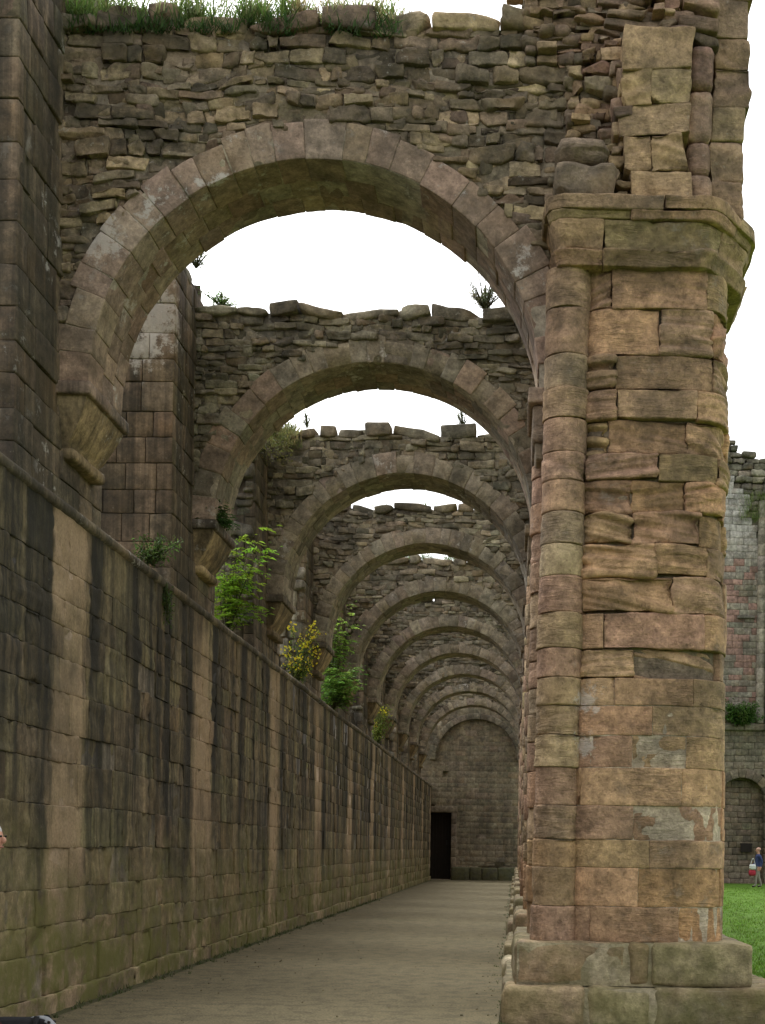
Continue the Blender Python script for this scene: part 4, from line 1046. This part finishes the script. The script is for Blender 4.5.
def person(loc, rot, label, jacket, trousers, H=1.74, armR=None, hair=M_GREYHAIR, stride=.14, headf=0.):
    o = empty('person', loc, label, 'person'); o.rotation_euler = (0, 0, rot)
    k = H / 1.74
    J = {'pelvis': ((0, 0, .95), (.155, .115)), 'waist': ((0, 0, 1.08), (.145, .11)), 'chest': ((0, -.01, 1.28), (.175, .12)), 'neckb': ((0, 0, 1.44), (.10, .085)),
         'neck': ((0, -.01, 1.51), (.058, .06)), 'headl': ((0, -.035, 1.57), (.068, .075)), 'headm': ((0, -.03, 1.645), (.078, .098)), 'headt': ((0, -.02, 1.715), (.062, .075))}
    for q in ('headl', 'headm', 'headt'): (a, b, c_), r = J[q]; J[q] = ((a, b - headf, c_), r)
    B = [('pelvis', 'waist'), ('waist', 'chest'), ('chest', 'neckb'), ('neckb', 'neck'), ('neck', 'headl'), ('headl', 'headm'), ('headm', 'headt')]
    for s, nm in ((-1, 'l'), (1, 'r')):
        st = stride * s
        J['hip' + nm] = ((s * .095, 0, .88), .098); J['knee' + nm] = ((s * .10, -.04 + -st * .7, .48), .066); J['ank' + nm] = ((s * .10, .02 - st * 1.2, .10), .047)
        J['toe' + nm] = ((s * .115, -.15 - st * 1.2, .045), (.045, .034))
        J['sh' + nm] = ((s * .185, 0, 1.40), .068)
        el, wr, fi = ((s * .25, .03 + st * .4, 1.13), (s * .255, (-.08 if not headf else .09) + st * .8, .91), (s * .25, (-.12 if not headf else .10) + st * .9, .83))
        if armR and s == armR: el, wr, fi = ((s * .25, -.02, 1.12), (s * .20, -.24, 1.06), (s * .18, -.31, 1.03))
        J['el' + nm] = (el, .049); J['wr' + nm] = (wr, .034); J['pa' + nm] = (fi, (.036, .022))
        B += [('pelvis', 'hip' + nm), ('hip' + nm, 'knee' + nm), ('knee' + nm, 'ank' + nm), ('ank' + nm, 'toe' + nm), ('chest', 'sh' + nm), ('sh' + nm, 'el' + nm), ('el' + nm, 'wr' + nm), ('wr' + nm, 'pa' + nm)]
        dv = np.array(fi) - np.array(wr); dv /= np.linalg.norm(dv)
        for f_ in range(5):                                        # five fingers, slightly curled
            off = np.array([0, (f_ - 1.5) * .019, 0]) if f_ < 4 else np.array([0, -.035, .02])
            ln = (.062, .075, .07, .055, .045)[f_]
            a_ = np.array(fi) + dv * (.02 if f_ < 4 else -.02) + off; b_ = a_ + dv * ln * .5; c_ = b_ + dv * ln * .4 + np.array([-s * .02, -.008, 0])
            for q, pt in enumerate((a_, b_, c_)): J['f%s%d%d' % (nm, f_, q)] = (tuple(pt), .0095)
            B += [('pa' + nm, 'f%s%d0' % (nm, f_)), ('f%s%d0' % (nm, f_), 'f%s%d1' % (nm, f_)), ('f%s%d1' % (nm, f_), 'f%s%d2' % (nm, f_))]
    J = {a: (tuple(q * k for q in p), (tuple(q * k for q in r) if isinstance(r, tuple) else r * k)) for a, (p, r) in J.items()}
    wrists = [np.array(J['wrl'][0]), np.array(J['wrr'][0])]; palms = [np.array(J['pal'][0]), np.array(J['par'][0])]
    def mf(c):
        c = np.array(c)
        for w, p in zip(wrists, palms):
            if np.linalg.norm(c - p) < .15 and np.dot(c - w, p - w) > 0: return 0
        if c[2] > 1.475 * k: return 0
        if c[2] < .085 * k: return 3
        if c[2] < .93 * k and abs(c[0]) < .22 * k: return 2
        return 1
    skin_body('body', J, B, [M_SKIN, jacket, trousers, M_SHOE], mf, o, (0, 0, 0), 2)
    def ball(nm, c, r, m, n=10, cut=None):
        mb = MB(); V = []; Fq = []
        for a in range(n + 1):
            for b in range(n * 2):
                th, ph = PI * a / n, PI * b / n
                V.append((c[0] + r[0] * math.sin(th) * math.cos(ph), c[1] - headf + r[1] * math.sin(th) * math.sin(ph), c[2] + r[2] * math.cos(th)))
        for a in range(n if not cut else int(n * cut)):
            for b in range(2 * n): Fq.append((a * 2 * n + b, (a + 1) * 2 * n + b, (a + 1) * 2 * n + (b + 1) % (2 * n), a * 2 * n + (b + 1) % (2 * n)))
        mb.add(np.array(V) * k, Fq); return mb.build(nm, m, o)
    ball('hair', (0, .005, 1.68), (.088, .105, .085), hair, 12, .62)
    for s in (-1, 1):
        ball('eye', (s * .031, -.118, 1.655), (.011, .008, .008), M_EYE, 6)
        ball('ear', (s * .082, -.015, 1.64), (.012, .022, .032), M_SKIN, 8)
    ball('nose', (0, -.120, 1.628), (.012, .020, .022), M_SKIN, 8)
    ball('mouth', (0, -.108, 1.583), (.024, .008, .006), plain_mat('lip', (.35, .16, .12), .5, .1), 6)
    return o

P1 = AT(758, 884, 59.0)
person((P1[0], 59.0, 0), math.radians(-80), 'person in blue jacket and pale trousers standing on the lawn by the tall wall', M_NAVY, M_BEIGE, 1.74, None, plain_mat('bald_scalp', (.5, .3, .23), .5, .1))
# the bag that person carries
bo = empty('shoulder_bag', (P1[0] - .28, 58.85, .52), 'red and white bag carried beside the person on the lawn', 'bag'); L = np.array(bo.location)
mb = MB(); stones(mb, [(-.14, .14, 0, .26, -.1, .1)], plane_map(L, (1, 0, 0), (0, -1, 0)), [(.4, .04, .06)], rr=.06, amp=.01, res=(8, 8), seed=1, vary=0.)
mb.build('lower_half', M_RED, bo, tuple(L))
mb = MB(); stones(mb, [(-.13, .15, .26, .5, -.1, .1)], plane_map(L, (1, 0, 0), (0, -1, 0)), [(.6, .6, .6)], rr=.07, amp=.01, res=(8, 8), seed=2, vary=0.)
mb.build('upper_half', M_WHITE, bo, tuple(L))
mb = MB(); stem(mb, [L + np.array([-.08 + .2 * t_, 0, .48 + .28 * math.sin(PI * t_)]) for t_ in np.linspace(0, 1, 9)], .012, .012, (.3, .3, .3)); mb.build('strap', M_WHITE, bo, tuple(L))

# walker at the left edge (nearly out of the picture) with a dog on a red lead
WD = 8.4
WX = AT(-26, 850, WD)[0]
person((WX, WD, 0), math.radians(82), 'person with grey hair just entering at the left edge of the photo', M_GREEN, M_GREEN, 1.62, 0, stride=0., headf=.09)
DX, DY = AT(52, 1020, 8.2)[0] - .17, 8.25
dog = empty('dog', (DX, DY, 0), 'grey and black dog on a red lead at the bottom left corner', 'dog'); dog.rotation_euler = (0, 0, math.radians(70)); dog.scale = (.78, .78, .92)
J = {'pelvis': ((0, .42, .37), (.085, .10)), 'loin': ((0, .27, .385), (.08, .09)), 'chest': ((0, .08, .355), (.095, .125)), 'shoul': ((0, -.02, .385), (.085, .10)), 'neck': ((0, -.09, .425), (.06, .065)),
     'skull': ((0, -.16, .445), (.062, .056)), 'brow': ((0, -.21, .435), (.048, .044)), 'muz': ((0, -.265, .413), (.03, .028)), 'nosej': ((0, -.295, .408), (.02, .02)),
     'tail0': ((0, .51, .40), .03), 'tail1': ((0, .60, .36), .026), 'tail2': ((0, .67, .29), .014)}
B = [('pelvis', 'loin'), ('loin', 'chest'), ('chest', 'shoul'), ('shoul', 'neck'), ('neck', 'skull'), ('skull', 'brow'), ('brow', 'muz'), ('muz', 'nosej'), ('pelvis', 'tail0'), ('tail0', 'tail1'), ('tail1', 'tail2')]
for s, nm in ((-1, 'l'), (1, 'r')):
    J['fs' + nm] = ((s * .075, .0, .31), .05); J['fe' + nm] = ((s * .078, .03, .22), .034); J['fk' + nm] = ((s * .078, .01, .12), .024); J['ff' + nm] = ((s * .078, -.0, .03), .024); J['ft' + nm] = ((s * .078, -.035, .018), .02)
    J['hs' + nm] = ((s * .08, .40, .30), .062); J['hk' + nm] = ((s * .085, .33, .22), .042); J['hh' + nm] = ((s * .085, .46, .135), .023); J['hf' + nm] = ((s * .085, .44, .03), .022); J['ht' + nm] = ((s * .085, .40, .018), .02)
    B += [('shoul', 'fs' + nm), ('fs' + nm, 'fe' + nm), ('fe' + nm, 'fk' + nm), ('fk' + nm, 'ff' + nm), ('ff' + nm, 'ft' + nm), ('pelvis', 'hs' + nm), ('hs' + nm, 'hk' + nm), ('hk' + nm, 'hh' + nm), ('hh' + nm, 'hf' + nm), ('hf' + nm, 'ht' + nm)]
M_DOGW = plain_mat('grey_white_fur', (.24, .25, .26), .9, .35, 30, .6); M_DOGB = plain_mat('black_fur', (.02, .02, .022), .85, .4, 40, .6)
skin_body('body', J, B, [M_DOGW, M_DOGB], lambda c: 1 if ((c[1] > -.05 and c[2] > .30) or (c[1] < -.05 and c[2] > .40 and abs(c[0]) > .038)) else 0, dog, (0, 0, 0), 2)
for s in (-1, 1):
    mb = MB(); V = []; Fq = []
    for a in range(6):
        t_ = a / 5; w_ = .03 * math.sin(PI * (.25 + .75 * t_)) + .004; c_ = np.array([s * (.055 + .035 * math.sin(t_ * 2)), -.14 - .01 * t_, .49 - .085 * t_])
        for b in range(6): V.append(c_ + np.array([.008 * math.cos(b * PI / 3) , w_ * math.sin(b * PI / 3), 0]))
    Fq = [(a * 6 + b, a * 6 + (b + 1) % 6, (a + 1) * 6 + (b + 1) % 6, (a + 1) * 6 + b) for a in range(5) for b in range(6)]
    mb.add(V, Fq); mb.build('ear', M_DOGB, dog)
    mb = MB(); stones(mb, [(-.01, .01, -.01, .01, -.01, .01)], plane_map((s * .033, -.238, .452), (1, 0, 0), (0, -1, 0)), [(.02, .02, .02)], rr=.009, amp=0, res=(4, 4)); mb.build('eye', M_EYE, dog)
mb = MB(); stones(mb, [(-.016, .016, -.012, .012, -.012, .012)], plane_map((0, -.312, .415), (1, 0, 0), (0, -1, 0)), [(.02, .02, .02)], rr=.011, amp=0, res=(4, 4)); mb.build('nose', M_EYE, dog)
mb = MB(); c0 = np.array([DX - .06, DY + .09, .44]); c1 = np.array([WX + .0, WD - .22, .78])
c0 = np.array([DX + .10, DY - .03, .41])
pts = [c0 + (c1 - c0) * t_ - np.array([0, 0, .24 * math.sin(PI * t_) * (1 - .4 * t_)]) for t_ in np.linspace(0, 1, 14)]
stem(mb, pts, .004, .004, (.3, .03, .03)); lo = mb.build('dog_lead', plain_mat('dull_red_webbing', (.16, .03, .025), .8, .2), None, tuple(c0)); tag(lo, 'thin red lead running from the dog to the person at the left edge', 'lead')

# ------------------------------------------------------------------ sky, sun, camera
w = bpy.data.worlds.new('World'); bpy.context.scene.world = w; w.use_nodes = True
nt = w.node_tree; nt.nodes.clear()
sky = nt.nodes.new('ShaderNodeTexSky'); sky.sky_type = 'NISHITA'; sky.sun_disc = False
SE, SR = math.radians(58), math.radians(-28)
sky.sun_elevation = SE; sky.sun_rotation = SR; sky.dust_density = 4.0; sky.air_density = 1.0
hs = nt.nodes.new('ShaderNodeHueSaturation'); hs.inputs['Saturation'].default_value = .08
bg = nt.nodes.new('ShaderNodeBackground'); bg.inputs[1].default_value = .15
ou = nt.nodes.new('ShaderNodeOutputWorld')
nt.links.new(sky.outputs[0], hs.inputs['Color']); nt.links.new(hs.outputs[0], bg.inputs[0]); nt.links.new(bg.outputs[0], ou.inputs[0])
sl = bpy.data.lights.new('sun', 'SUN'); sl.energy = .5; sl.angle = math.radians(25); sl.color = (1, .96, .9)
so = bpy.data.objects.new('sun', sl); C.objects.link(so)
# Nishita: rotation 0 has the sun over +Y, growing clockwise seen from above
sd = Vector((math.sin(SR) * math.cos(SE), math.cos(SR) * math.cos(SE), math.sin(SE)))
so.rotation_euler = sd.to_track_quat('Z', 'Y').to_euler()
cam = bpy.data.cameras.new('camera'); co = bpy.data.objects.new('camera', cam); C.objects.link(co)
co.location = (0, 0, EYE); co.rotation_euler = (PI / 2, ROLL, 0)
cam.sensor_fit = 'AUTO'; cam.sensor_width = 36; cam.lens = F / 1024 * 36
cam.shift_x = (382.5 - VX) / 1024; cam.shift_y = (VY - 512) / 1024
cam.clip_start = .1; cam.clip_end = 2000
sc = bpy.context.scene; sc.camera = co
sc.render.engine = 'CYCLES'
sc.view_settings.view_transform = 'Standard'; sc.view_settings.look = 'None'; sc.view_settings.exposure = 1.5; sc.view_settings.gamma = 1
sc.cycles.max_bounces = 6; sc.cycles.use_denoising = True
